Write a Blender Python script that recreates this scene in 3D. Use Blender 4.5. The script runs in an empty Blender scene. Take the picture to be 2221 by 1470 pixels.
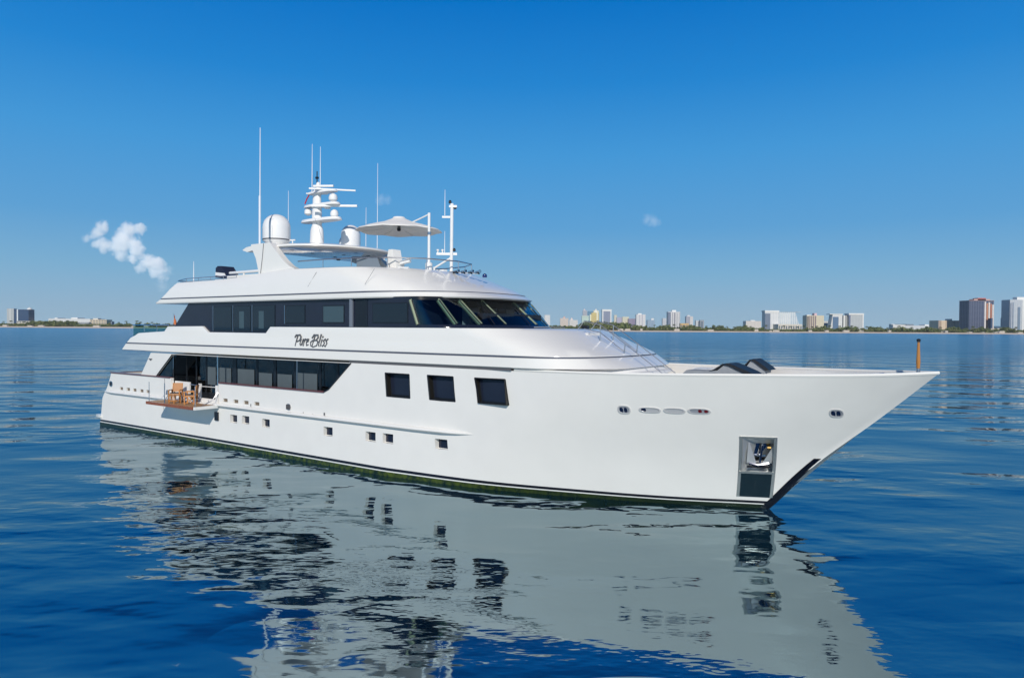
import bpy, bmesh, math, random
from mathutils import Vector, Matrix
from mathutils import noise as mnoise

# ------------------------------------------------------------------ camera, sky, sun, exposure
SC = bpy.context.scene
COL = SC.collection
RAD = math.radians
EYE = 6.15                      # the drone hovers about six metres over the sea
FPX = 1500.0                    # focal length in pixels of the 2221 px wide photograph
PITCH = math.atan(23.5 / FPX); ROLL = RAD(0.39)
FW = Vector((0, math.cos(PITCH), -math.sin(PITCH)))
UP0 = Vector((0, math.sin(PITCH), math.cos(PITCH)))
RT = Vector((1, 0, 0)) * math.cos(ROLL) + UP0 * math.sin(ROLL)
UPV = UP0 * math.cos(ROLL) - Vector((1, 0, 0)) * math.sin(ROLL)
cam_d = bpy.data.cameras.new("camera"); cam = bpy.data.objects.new("camera", cam_d); COL.objects.link(cam)
cam_d.sensor_width = 36; cam_d.lens = 36 * FPX / 2221; cam_d.clip_start = 0.3; cam_d.clip_end = 30000
mw = Matrix((RT, UPV, -FW)).transposed().to_4x4(); mw.translation = Vector((0, 0, EYE)); cam.matrix_world = mw
SC.camera = cam

SUN_EL, SUN_AZ = RAD(30), RAD(181)     # azimuth clockwise from +Y: the sun stands behind the camera
W = bpy.data.worlds.new("World"); SC.world = W; W.use_nodes = True
nt = W.node_tree; nt.nodes.clear()
sky = nt.nodes.new("ShaderNodeTexSky"); sky.sky_type = 'NISHITA'; sky.sun_disc = False
sky.sun_elevation = SUN_EL; sky.sun_rotation = SUN_AZ
sky.air_density = 1.0; sky.dust_density = 0.35; sky.ozone_density = 3.0; sky.altitude = 0
def srgb(r, g, b):
    return tuple((c / 255 / 12.92 if c / 255 <= .04045 else ((c / 255 + .055) / 1.055) ** 2.4) for c in (r, g, b))
# clear tropical air: the texture's light with its hue steered by elevation
BGS = 0.11
tcw = nt.nodes.new("ShaderNodeTexCoord"); sxyz = nt.nodes.new("ShaderNodeSeparateXYZ"); ramp = nt.nodes.new("ShaderNodeValToRGB")
nt.links.new(tcw.outputs['Generated'], sxyz.inputs[0]); nt.links.new(sxyz.outputs['Z'], ramp.inputs[0])
SKY = [(0.0, (150, 181, 203)), (0.03, (141, 177, 204)), (0.075, (122, 173, 208)), (0.14, (92, 160, 212)), (0.24, (66, 151, 215)), (0.33, (32, 132, 208)), (0.425, (0, 114, 198)), (0.47, (0, 84, 160)), (0.56, (0, 54, 112)), (1.0, (6, 46, 98))]
el = ramp.color_ramp.elements
while len(el) > 1: el.remove(el[-1])
el[0].position = 0; el[0].color = (*srgb(*SKY[0][1]), 1)
for p_, c_ in SKY[1:]:
    e_ = el.new(p_); e_.color = (*srgb(*c_), 1)
sc_ = nt.nodes.new("ShaderNodeVectorMath"); sc_.operation = 'SCALE'; sc_.inputs['Scale'].default_value = 1 / BGS
nt.links.new(ramp.outputs[0], sc_.inputs[0])
mixs = nt.nodes.new("ShaderNodeMixRGB"); mixs.inputs[0].default_value = 0.99
nt.links.new(sky.outputs[0], mixs.inputs[1]); nt.links.new(sc_.outputs[0], mixs.inputs[2])
bg = nt.nodes.new("ShaderNodeBackground"); bg.inputs['Strength'].default_value = BGS
wo = nt.nodes.new("ShaderNodeOutputWorld")
nt.links.new(mixs.outputs[0], bg.inputs[0]); nt.links.new(bg.outputs[0], wo.inputs[0])
sun_d = bpy.data.lights.new("sun", 'SUN'); sun = bpy.data.objects.new("sun", sun_d); COL.objects.link(sun)
sun_d.energy = 3.55; sun_d.angle = RAD(0.5); sun_d.color = (1.0, 0.94, 0.85)
sv = Vector((math.sin(SUN_AZ) * math.cos(SUN_EL), math.cos(SUN_AZ) * math.cos(SUN_EL), math.sin(SUN_EL)))
sun.rotation_euler = sv.to_track_quat('Z', 'Y').to_euler(); sun.location = (0, -20, 60)
SC.view_settings.view_transform = 'Standard'; SC.view_settings.look = 'None'
SC.view_settings.exposure = 0.0; SC.view_settings.gamma = 1.0
SC.cycles.volume_bounces = 10; SC.cycles.max_bounces = 12; SC.cycles.transparent_max_bounces = 16
SC.cycles.sample_clamp_indirect = 2; SC.cycles.blur_glossy = 1.0

def pix(px, py, D):
    """world point at forward distance D (metres) that the photograph shows at pixel px,py"""
    d = FW + RT * ((px - 1110.5) / FPX) + UPV * ((735 - py) / FPX)
    return Vector((0, 0, EYE)) + d * (D / d.y)

# ------------------------------------------------------------------ materials
MATS = {}
def mat(name, col, rough=0.5, metal=0.0, spec=0.5, coat=0.0, ior=1.45, var=0.0, vscale=2.0, bump=0.0, bscale=20.0):
    if name in MATS: return MATS[name]
    m = bpy.data.materials.new(name); m.use_nodes = True; t = m.node_tree
    b = t.nodes['Principled BSDF']
    b.inputs['Base Color'].default_value = (*col, 1); b.inputs['Roughness'].default_value = rough
    b.inputs['Metallic'].default_value = metal; b.inputs['Specular IOR Level'].default_value = spec
    b.inputs['IOR'].default_value = ior; b.inputs['Coat Weight'].default_value = coat; b.inputs['Coat Roughness'].default_value = 0.03
    tc = t.nodes.new('ShaderNodeTexCoord')
    if var > 0:
        n = t.nodes.new('ShaderNodeTexNoise'); n.inputs['Scale'].default_value = vscale; n.inputs['Detail'].default_value = 5
        t.links.new(tc.outputs['Object'], n.inputs['Vector'])
        r = t.nodes.new('ShaderNodeMapRange'); r.inputs['From Min'].default_value = 0.3; r.inputs['From Max'].default_value = 0.7
        r.inputs['To Min'].default_value = 1 - var; r.inputs['To Max'].default_value = 1 + var
        t.links.new(n.outputs['Fac'], r.inputs['Value'])
        mx = t.nodes.new('ShaderNodeVectorMath'); mx.operation = 'SCALE'; mx.inputs[0].default_value = col
        t.links.new(r.outputs[0], mx.inputs['Scale']); t.links.new(mx.outputs[0], b.inputs['Base Color'])
    if bump > 0:
        n2 = t.nodes.new('ShaderNodeTexNoise'); n2.inputs['Scale'].default_value = bscale; n2.inputs['Detail'].default_value = 3
        t.links.new(tc.outputs['Object'], n2.inputs['Vector'])
        bp = t.nodes.new('ShaderNodeBump'); bp.inputs['Strength'].default_value = 1; bp.inputs['Distance'].default_value = bump
        t.links.new(n2.outputs['Fac'], bp.inputs['Height']); t.links.new(bp.outputs[0], b.inputs['Normal'])
    MATS[name] = m; return m

GEL = mat('white_gelcoat', (0.80, 0.785, 0.745), 0.22, coat=0.4, var=0.012, vscale=0.5, bump=0.004, bscale=0.7)
GEL2 = mat('white_deck_paint', (0.77, 0.76, 0.74), 0.45, var=0.02, vscale=1.5)
PIN = mat('pinstripe_blue_grey', (0.06, 0.075, 0.12), 0.3)
GROOVE = mat('seam_and_gap_shade_grey', (0.10, 0.10, 0.11), 0.6)  # for seams and drains, and for the painted gap shade
NAVY = mat('dark_navy_panel', (0.014, 0.019, 0.036), 0.10, var=0.15, vscale=0.8)
FRAME = mat('window_frame_black', (0.012, 0.015, 0.02), 0.3)
ROOM = mat('dark_room_lining', (0.03, 0.03, 0.032), 0.8, var=0.2)
BLIND = mat('roller_blind', (0.085, 0.11, 0.125), 0.8, var=0.05)
MULL = mat('pale_green_pillar', (0.26, 0.31, 0.20), 0.5, var=0.05)
STEEL = mat('polished_steel', (0.72, 0.73, 0.74), 0.08, metal=1.0, bump=0.006, bscale=2.5)
STEELB = mat('brushed_steel', (0.55, 0.56, 0.58), 0.3, metal=1.0)
WHITE = mat('white_paint', (0.80, 0.80, 0.79), 0.35, var=0.02, vscale=3)
WHIP = mat('antenna_white', (0.78, 0.80, 0.84), 0.4)
TEAK = mat('teak_deck', (0.42, 0.25, 0.13), 0.55, var=0.18, vscale=6)
TEAKE = mat('varnished_teak_edge', (0.26, 0.075, 0.025), 0.25, coat=0.6, var=0.15, vscale=4)
CHAIR = mat('oiled_teak', (0.52, 0.22, 0.06), 0.4, var=0.2, vscale=9)
SLING = mat('woven_tan_sling', (0.50, 0.26, 0.13), 0.8, var=0.1, vscale=30)
CUSH = mat('dark_cushion', (0.04, 0.045, 0.05), 0.8)
CAPRAIL = mat('red_brown_cap_rail', (0.13, 0.04, 0.04), 0.3, coat=0.5)
CANVAS = mat('offwhite_canvas', (0.80, 0.78, 0.74), 0.9, var=0.03, vscale=3, bump=0.01, bscale=4)
COVER = mat('grey_fabric_cover', (0.30, 0.32, 0.34), 0.9, var=0.08, vscale=4, bump=0.01, bscale=6)
BLACKC = mat('black_vinyl', (0.018, 0.02, 0.024), 0.5, bump=0.01, bscale=8)
DNAVY = mat('navy_fabric_cover', (0.012, 0.02, 0.05), 0.7, bump=0.02, bscale=5)
BLACK = mat('black_plastic', (0.015, 0.015, 0.02), 0.4)
REDM = mat('red_cloth', (0.55, 0.03, 0.05), 0.7)
ORANGE = mat('orange_cloth', (0.60, 0.18, 0.06), 0.8)
CHROME = mat('chrome_horn', (0.60, 0.60, 0.63), 0.12, metal=1.0)
LETTER = mat('dark_grey_lettering', (0.12, 0.125, 0.14), 0.35)
UNDER = mat('underside_gloss_panel', (0.72, 0.76, 0.80), 0.08, coat=1.0)

def hull_mat():
    m = bpy.data.materials.new('hull_paint_with_boot_stripes'); m.use_nodes = True; t = m.node_tree
    b = t.nodes['Principled BSDF']; b.inputs['Roughness'].default_value = 0.2
    b.inputs['Coat Weight'].default_value = 0.35; b.inputs['Coat Roughness'].default_value = 0.1
    tc = t.nodes.new('ShaderNodeTexCoord'); sp = t.nodes.new('ShaderNodeSeparateXYZ')
    t.links.new(tc.outputs['Object'], sp.inputs[0])
    nz = t.nodes.new('ShaderNodeTexNoise'); nz.inputs['Scale'].default_value = 5.0; nz.inputs['Detail'].default_value = 6
    t.links.new(tc.outputs['Object'], nz.inputs['Vector'])
    # weed line is ragged, stripes are crisp
    r = t.nodes.new('ShaderNodeValToRGB'); r.color_ramp.interpolation = 'CONSTANT'
    mp = t.nodes.new('ShaderNodeMapRange'); mp.inputs['From Min'].default_value = 0; mp.inputs['From Max'].default_value = 1
    xs2 = t.nodes.new('ShaderNodeMapRange'); xs2.interpolation_type = 'SMOOTHSTEP'; xs2.inputs['From Min'].default_value = 24; xs2.inputs['From Max'].default_value = 38; xs2.inputs['To Min'].default_value = 1.0; xs2.inputs['To Max'].default_value = 1.25
    t.links.new(sp.outputs['X'], xs2.inputs['Value'])
    zq = t.nodes.new('ShaderNodeMath'); zq.operation = 'MULTIPLY'; t.links.new(sp.outputs['Z'], zq.inputs[0]); t.links.new(xs2.outputs[0], zq.inputs[1])
    t.links.new(zq.outputs[0], mp.inputs['Value']); t.links.new(mp.outputs[0], r.inputs[0])
    e = r.color_ramp.elements
    e[0].position = 0; e[0].color = (0.012, 0.03, 0.012, 1)
    e[1].position = 0.18; e[1].color = (0.78, 0.78, 0.76, 1)
    for p, c in ((0.23, (0.012, 0.014, 0.02, 1)), (0.35, (0.80, 0.785, 0.75, 1))):
        x = e.new(p); x.color = c
    # green weed brighter in patches, only below the stripe
    g = t.nodes.new('ShaderNodeMixRGB'); g.inputs[1].default_value = (0.012, 0.024, 0.012, 1); g.inputs[2].default_value = (0.075, 0.105, 0.012, 1)
    rr = t.nodes.new('ShaderNodeMapRange'); rr.inputs['From Min'].default_value = 0.34; rr.inputs['From Max'].default_value = 0.66
    t.links.new(nz.outputs['Fac'], rr.inputs['Value'])
    mk = t.nodes.new('ShaderNodeMapRange'); mk.inputs['From Min'].default_value = 13; mk.inputs['From Max'].default_value = 17.5; mk.inputs['To Min'].default_value = 1; mk.inputs['To Max'].default_value = 0
    ab = t.nodes.new('ShaderNodeMath'); ab.operation = 'SUBTRACT'; ab.inputs[1].default_value = 18.0; t.links.new(sp.outputs['X'], ab.inputs[0])
    ab2 = t.nodes.new('ShaderNodeMath'); ab2.operation = 'ABSOLUTE'; t.links.new(ab.outputs[0], ab2.inputs[0]); mk.inputs['From Min'].default_value = 7; mk.inputs['From Max'].default_value = 17
    t.links.new(ab2.outputs[0], mk.inputs['Value'])
    mg = t.nodes.new('ShaderNodeMath'); mg.operation = 'MULTIPLY'; t.links.new(rr.outputs[0], mg.inputs[0]); t.links.new(mk.outputs[0], mg.inputs[1]); t.links.new(mg.outputs[0], g.inputs[0])
    lt = t.nodes.new('ShaderNodeMath'); lt.operation = 'LESS_THAN'; lt.inputs[1].default_value = 0.18
    t.links.new(zq.outputs[0], lt.inputs[0])
    mx = t.nodes.new('ShaderNodeMixRGB'); t.links.new(lt.outputs[0], mx.inputs[0]); t.links.new(r.outputs[0], mx.inputs[1]); t.links.new(g.outputs[0], mx.inputs[2])
    # faint water staining low on the topsides
    n3 = t.nodes.new('ShaderNodeTexNoise'); n3.inputs['Scale'].default_value = 1.0; n3.inputs['Detail'].default_value = 8
    t.links.new(tc.outputs['Object'], n3.inputs['Vector'])
    r3 = t.nodes.new('ShaderNodeMapRange'); r3.inputs['From Min'].default_value = 0.3; r3.inputs['From Max'].default_value = 0.7
    r3.inputs['To Min'].default_value = 0.965; r3.inputs['To Max'].default_value = 1.0
    t.links.new(n3.outputs['Fac'], r3.inputs['Value'])
    vm = t.nodes.new('ShaderNodeVectorMath'); vm.operation = 'SCALE'; t.links.new(mx.outputs[0], vm.inputs[0]); t.links.new(r3.outputs[0], vm.inputs['Scale'])
    t.links.new(vm.outputs[0], b.inputs['Base Color'])
    n2 = t.nodes.new('ShaderNodeTexNoise'); n2.inputs['Scale'].default_value = 0.8; n2.inputs['Detail'].default_value = 2
    t.links.new(tc.outputs['Object'], n2.inputs['Vector'])
    bp = t.nodes.new('ShaderNodeBump'); bp.inputs['Strength'].default_value = 1; bp.inputs['Distance'].default_value = 0.012
    t.links.new(n2.outputs['Fac'], bp.inputs['Height']); t.links.new(bp.outputs[0], b.inputs['Normal'])
    return m
HULLM = hull_mat()

def glass_mat(name, tint, ior, base=0.0):
    m = bpy.data.materials.new(name); m.use_nodes = True; t = m.node_tree; t.nodes.clear()
    o = t.nodes.new('ShaderNodeOutputMaterial'); tr = t.nodes.new('ShaderNodeBsdfTransparent'); tr.inputs[0].default_value = (*tint, 1)
    gl = t.nodes.new('ShaderNodeBsdfGlossy'); gl.inputs['Roughness'].default_value = 0.02; gl.inputs['Color'].default_value = (0.9, 0.95, 1, 1)
    fr = t.nodes.new('ShaderNodeFresnel'); fr.inputs['IOR'].default_value = ior
    tc = t.nodes.new('ShaderNodeTexCoord'); n = t.nodes.new('ShaderNodeTexNoise'); n.inputs['Scale'].default_value = 0.9
    t.links.new(tc.outputs['Object'], n.inputs['Vector'])
    bp = t.nodes.new('ShaderNodeBump'); bp.inputs['Strength'].default_value = 1; bp.inputs['Distance'].default_value = 0.012
    t.links.new(n.outputs['Fac'], bp.inputs['Height']); t.links.new(bp.outputs[0], gl.inputs['Normal'])
    mx = t.nodes.new('ShaderNodeMixShader'); t.links.new(fr.outputs[0], mx.inputs[0]); t.links.new(tr.outputs[0], mx.inputs[1]); t.links.new(gl.outputs[0], mx.inputs[2])
    t.links.new(mx.outputs[0], o.inputs[0]); return m
GLASS = glass_mat('tinted_glass', (0.50, 0.60, 0.65), 1.7)
WSG = glass_mat('windshield_glass', (0.62, 0.78, 0.82), 1.75)
CLEAR = glass_mat('clear_tinted_glass', (0.55, 0.75, 0.72), 1.5)

# ------------------------------------------------------------------ mesh helpers
def finish(me, m, sharp=35):
    mm = m if isinstance(m, (list, tuple)) else [m]
    for x in mm: me.materials.append(x)
    for p in me.polygons: p.use_smooth = True
    me.set_sharp_from_angle(angle=RAD(sharp))
def link(name, me, parent=None):
    o = bpy.data.objects.new(name, me); COL.objects.link(o)
    if parent is not None: o.parent = parent
    return o
def mesh(name, vs, fs, m, parent=None, sharp=35, recalc=True):
    me = bpy.data.meshes.new(name); me.from_pydata([tuple(v) for v in vs], [], fs)
    if recalc:
        bm = bmesh.new(); bm.from_mesh(me); bmesh.ops.recalc_face_normals(bm, faces=bm.faces); bm.to_mesh(me); bm.free()
    finish(me, m, sharp); return link(name, me, parent)
class MB:
    def __init__(s): s.v = []; s.f = []
    def add(s, vs, fs):
        k = len(s.v); s.v += [Vector(v) for v in vs]; s.f += [tuple(i + k for i in f) for f in fs]; return s
    def box(s, x0, x1, y0, y1, z0, z1):
        return s.add([(x, y, z) for x in (x0, x1) for y in (y0, y1) for z in (z0, z1)],
                     [(0, 1, 3, 2), (4, 6, 7, 5), (0, 4, 5, 1), (2, 3, 7, 6), (0, 2, 6, 4), (1, 5, 7, 3)])
    def tube(s, pts, r, n=8, r2=None):
        pts = [Vector(p) for p in pts]; L = len(pts); rings = []
        for i, p in enumerate(pts):
            d = (pts[min(i + 1, L - 1)] - pts[max(i - 1, 0)]).normalized()
            a = d.cross(Vector((0, 0, 1)));  a = a if a.length > 0.05 else d.cross(Vector((1, 0, 0)))
            a.normalize(); b = d.cross(a); rr = r if r2 is None else r + (r2 - r) * i / (L - 1)
            if isinstance(r, (list, tuple)): rr = r[i]
            rings.append([p + a * (rr * math.cos(2 * math.pi * k / n)) + b * (rr * math.sin(2 * math.pi * k / n)) for k in range(n)])
        vs = [v for q in rings for v in q]
        fs = [(i * n + k, i * n + (k + 1) % n, (i + 1) * n + (k + 1) % n, (i + 1) * n + k) for i in range(L - 1) for k in range(n)]
        fs += [tuple(range(n))[::-1], tuple((L - 1) * n + k for k in range(n))]
        return s.add(vs, fs)
    def lathe(s, prof, c=(0, 0, 0), n=24, sx=1, sy=1):
        c = Vector(c); vs = []
        for r, z in prof:
            vs += [c + Vector((sx * max(r, 0.0008) * math.cos(2 * math.pi * k / n), sy * max(r, 0.0008) * math.sin(2 * math.pi * k / n), z)) for k in range(n)]
        L = len(prof)
        fs = [(i * n + k, i * n + (k + 1) % n, (i + 1) * n + (k + 1) % n, (i + 1) * n + k) for i in range(L - 1) for k in range(n)]
        fs += [tuple(range(n))[::-1], tuple((L - 1) * n + k for k in range(n))]
        return s.add(vs, fs)
    def prism(s, poly, y0, y1):
        """poly in x,z extruded over y"""
        n = len(poly); vs = [(x, y0, z) for x, z in poly] + [(x, y1, z) for x, z in poly]
        return s.add(vs, [tuple(range(n)), tuple(range(2 * n - 1, n - 1, -1))] + [(i, (i + 1) % n, n + (i + 1) % n, n + i) for i in range(n)])
    def build(s, name, m, parent=None, sharp=35): return mesh(name, s.v, s.f, m, parent, sharp)

def thing(name, label, cat, parent_loc=(0, 0, 0), rz=0.0, group=None):
    o = bpy.data.objects.new(name, None); COL.objects.link(o); o.location = parent_loc; o.rotation_euler = (0, 0, rz)
    o.empty_display_size = 0.3
    o['label'] = label; o['category'] = cat
    if group: o['group'] = group
    return o
def tag(o, label, cat, group=None):
    o['label'] = label; o['category'] = cat
    if group: o['group'] = group
    return o

def boolean(obj, cutters, op='DIFFERENCE'):
    for c in cutters:
        md = obj.modifiers.new('cut', 'BOOLEAN'); md.operation = op; md.solver = 'EXACT'; md.object = c
    bpy.context.view_layer.update()
    dg = bpy.context.evaluated_depsgraph_get()
    me = bpy.data.meshes.new_from_object(obj.evaluated_get(dg), depsgraph=dg)
    obj.modifiers.clear(); obj.data = me
    for c in cutters: bpy.data.objects.remove(c, do_unlink=True)
    for p in me.polygons: p.use_smooth = True
    me.set_sharp_from_angle(angle=RAD(22))

def pchip(xs, ys):
    n = len(xs); h = [xs[i + 1] - xs[i] for i in range(n - 1)]; d = [(ys[i + 1] - ys[i]) / h[i] for i in range(n - 1)]
    m = [d[0]] + [0 if d[i - 1] * d[i] <= 0 else 2 * d[i - 1] * d[i] / (d[i - 1] + d[i]) for i in range(1, n - 1)] + [d[-1]]
    def f(x):
        if x <= xs[0]: return ys[0]
        if x >= xs[-1]: return ys[-1]
        i = max(k for k in range(n - 1) if xs[k] <= x); t = (x - xs[i]) / h[i]
        return (1 + 2 * t) * (1 - t) ** 2 * ys[i] + t * (1 - t) ** 2 * h[i] * m[i] + t * t * (3 - 2 * t) * ys[i + 1] + t * t * (t - 1) * h[i] * m[i + 1]
    return f

# ------------------------------------------------------------------ setting: water, beach, land
def water_mat():
    m = bpy.data.materials.new('sea_water'); m.use_nodes = True; t = m.node_tree
    b = t.nodes['Principled BSDF']; b.inputs['Base Color'].default_value = (0.0, 0.007, 0.016, 1)
    b.inputs['IOR'].default_value = 4.3; b.inputs['Specular Tint'].default_value = (0.72, 0.93, 1.0, 1)
    tc = t.nodes.new('ShaderNodeTexCoord')
    def noise(scale, detail, rough, rot, sx, sy, dist=0.0):
        mp = t.nodes.new('ShaderNodeMapping'); mp.inputs['Rotation'].default_value = (0, 0, RAD(rot)); mp.inputs['Scale'].default_value = (sx, sy, 1)
        t.links.new(tc.outputs['Object'], mp.inputs[0])
        n = t.nodes.new('ShaderNodeTexNoise'); n.inputs['Scale'].default_value = scale; n.inputs['Detail'].default_value = detail
        n.inputs['Roughness'].default_value = rough; n.inputs['Distortion'].default_value = dist
        t.links.new(mp.outputs[0], n.inputs['Vector']); return n.outputs['Fac']
    def mul(x, y):
        q = t.nodes.new('ShaderNodeMath'); q.operation = 'MULTIPLY'; t.links.new(x, q.inputs[0])
        if isinstance(y, float): q.inputs[1].default_value = y
        else: t.links.new(y, q.inputs[1])
        return q.outputs[0]
    def add(x, y):
        q = t.nodes.new('ShaderNodeMath'); t.links.new(x, q.inputs[0]); t.links.new(y, q.inputs[1]); return q.outputs[0]
    # ruffled patches: fine chop that comes and goes with the breeze, glassy water between them
    def patch(scale, rot, lo, hi, a, b_):
        mr = t.nodes.new('ShaderNodeMapRange'); mr.inputs['From Min'].default_value = lo; mr.inputs['From Max'].default_value = hi
        mr.inputs['To Min'].default_value = a; mr.inputs['To Max'].default_value = b_; t.links.new(noise(scale, 2, 0.5, rot, 1, 1.9), mr.inputs['Value']); return mr.outputs[0]
    p1 = patch(0.07, 35, 0.42, 0.60, 0.35, 1.7); p2 = patch(0.045, -10, 0.46, 0.6, 0.0, 1.0)
    h = mul(noise(0.10, 1, 0.4, 20, 1, 1.4), 0.40)
    h = add(h, mul(mul(noise(0.40, 1, 0.35, -15, 0.7, 1.4, 0.2), 0.110), p1))
    h = add(h, mul(mul(noise(0.95, 1, 0.35, 12, 0.7, 1.3, 0.5), 0.025), p1))
    h = add(h, mul(mul(noise(2.2, 1, 0.4, 5, 0.7, 1.2), 0.011), p1))
    h = add(h, mul(mul(noise(5.0, 1, 0.5, 0, 0.7, 1.3), 0.0045), p2))
    dn = t.nodes.new('ShaderNodeVectorMath'); dn.operation = 'DISTANCE'; dn.inputs[1].default_value = (0, 20, 0); t.links.new(tc.outputs['Object'], dn.inputs[0])
    # deep navy under the yacht, far water painted paler for missing sky reflection
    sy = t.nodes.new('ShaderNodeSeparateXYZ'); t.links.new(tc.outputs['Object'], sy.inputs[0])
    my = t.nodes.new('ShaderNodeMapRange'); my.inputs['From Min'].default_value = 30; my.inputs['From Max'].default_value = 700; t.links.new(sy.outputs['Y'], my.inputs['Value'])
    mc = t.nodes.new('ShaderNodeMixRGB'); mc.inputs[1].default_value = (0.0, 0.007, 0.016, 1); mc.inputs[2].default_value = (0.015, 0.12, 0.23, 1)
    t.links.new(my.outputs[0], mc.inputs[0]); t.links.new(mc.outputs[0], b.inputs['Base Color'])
    # beyond the sheltered water the ripples are too fine to see one by one: they read as roughness
    ro = t.nodes.new('ShaderNodeMapRange'); ro.inputs['From Min'].default_value = 45; ro.inputs['From Max'].default_value = 220; ro.inputs['To Min'].default_value = 0.035; ro.inputs['To Max'].default_value = 0.19
    t.links.new(dn.outputs['Value'], ro.inputs['Value']); t.links.new(ro.outputs[0], b.inputs['Roughness'])
    mo = t.nodes.new('ShaderNodeMapRange'); mo.inputs['From Min'].default_value = 35; mo.inputs['From Max'].default_value = 220; mo.inputs['To Min'].default_value = 1.0; mo.inputs['To Max'].default_value = 2.2
    t.links.new(dn.outputs['Value'], mo.inputs['Value'])
    fin = t.nodes.new('ShaderNodeMath'); fin.operation = 'MULTIPLY'; t.links.new(h, fin.inputs[0]); t.links.new(mo.outputs[0], fin.inputs[1])
    bp = t.nodes.new('ShaderNodeBump'); bp.inputs['Strength'].default_value = 1; bp.inputs['Distance'].default_value = 1.0
    t.links.new(fin.outputs[0], bp.inputs['Height']); t.links.new(bp.outputs[0], b.inputs['Normal'])
    return m
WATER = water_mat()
vs = []; fs = []
xsw = [-5000, -3000, -800, -200, -60, 0, 60, 200, 800, 3000, 5000]; ysw = [-1500, -400, -60, 0, 60, 200, 600, 1300, 2600, 5100]
for y in ysw:
    for x in xsw: vs.append((x, y, 0))
nx = len(xsw)
for j in range(len(ysw) - 1):
    for i in range(nx - 1): fs.append((j * nx + i, j * nx + i + 1, (j + 1) * nx + i + 1, (j + 1) * nx + i))
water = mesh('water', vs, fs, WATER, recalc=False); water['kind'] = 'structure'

SHORE = 1520.0
SAND = mat('beach_sand', (0.86, 0.68, 0.50), 0.9, var=0.08, vscale=0.05)
LAND = mat('scrub_ground', (0.10, 0.12, 0.05), 0.95, var=0.3, vscale=0.02)
rnd = random.Random(4)
def shore_y(x): return SHORE + 18 * math.sin(x / 310.0) + 9 * math.sin(x / 97.0 + 1)
vs = []; fs = []; xs_ = [-2600 + 40 * i for i in range(131)]
for x in xs_:
    y = shore_y(x)
    for dy, z in ((0, -0.6), (14, 0.3), (90, 1.2), (240, 2.4)): vs.append((x, y + dy, z))
for i in range(130):
    for j in range(3): k = i * 4 + j; fs.append((k, k + 4, k + 5, k + 1))
o = mesh('beach', vs, fs, SAND, recalc=False); o['kind'] = 'structure'
vs = []; fs = []
for x in xs_:
    y = shore_y(x)
    for dy, z in ((238, 2.42), (1500, 3.0), (3500, 3.2)): vs.append((x * (1 if dy < 2000 else 1.9), y + dy, z))
for i in range(130):
    for j in range(2): k = i * 3 + j; fs.append((k, k + 3, k + 4, k + 1))
o = mesh('land', vs, fs, LAND, recalc=False); o['kind'] = 'structure'

# ------------------------------------------------------------------ the yacht: hull
YAW = RAD(35)
YO = Vector((-22.30, 45.56, 0))
yacht = thing('motor_yacht', 'white three-deck motor yacht with dark window bands lying on the calm sea', 'yacht', YO, -YAW)
bpy.context.view_layer.update()
YM = Matrix.Translation(YO) @ Matrix.Rotation(-YAW, 4, 'Z')
def yw(x, y, z): return YM @ Vector((x, y, z))

stem = pchip([-1.5, 0, 1.29, 1.9, 3.3, 4.85], [36.3, 38.0, 39.14, 39.73, 41.32, 43.04])
Bd = pchip([0, .5, 1.5, 3, 5, 7, 9, 11, 14], [.02, .5, 1.2, 1.95, 2.65, 3.25, 3.7, 4.0, 4.2])
Bw = pchip([0, .9, 3, 5.6, 10.5, 14.5], [.02, .42, 1.4, 2.35, 3.7, 4.15])
def hb(x, z):
    d = stem(z) - x; w = min(1, max(0, max(z, 0) / 4.8)) ** 1.25
    return Bw(d) * (1 - w) + Bd(d) * w
ztop = pchip([0, 30, 34, 38, 41, 43.1], [4.62, 4.61, 4.62, 4.69, 4.76, 4.86])
xtr = pchip([-1.5, 0.3, 0.5, 0.82, 1.9, 2.2, 3.3, 4.7], [-0.9, -0.95, -0.85, -0.77, -0.55, -0.2, 0.5, 1.0])

def hull_loft(z0, zt, xa, xf, ns, nz, inset=0.0, p=1.0):
    """closed body following the hull side from level z0 to zt(x)"""
    vs = []; fs = []
    for i in range(ns + 1):
        s = 1 - (1 - i / ns) ** p
        sb = []
        for j in range(nz + 1):
            t = j / nz; zn = z0 + (4.8 - z0) * t
            a = xa(zn) if callable(xa) else xa; b = stem(zn) - 0.004 if xf is None else xf
            x = a + (b - a) * s
            z = z0 + (zt(x) - z0) * t
            sb.append((x, max(hb(x, z) - inset, 0.02), z))
        vs += [(x, -b, z) for x, b, z in sb] + [(x, b, z) for x, b, z in reversed(sb)]
    R = 2 * (nz + 1)
    for i in range(ns):
        for k in range(R): fs.append((i * R + k, (i + 1) * R + k, (i + 1) * R + (k + 1) % R, i * R + (k + 1) % R))
    fs.append(tuple(range(R))[::-1]); fs.append(tuple(ns * R + k for k in range(R)))
    return vs, fs
vs, fs = hull_loft(-1.2, ztop, xtr, None, 84, 22, p=1.35)
hull = mesh('hull', vs, fs, HULLM, yacht)

cut = []
def cutter(mb):
    o = mb.build('cutter', HULLM, yacht); cut.append(o)
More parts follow.
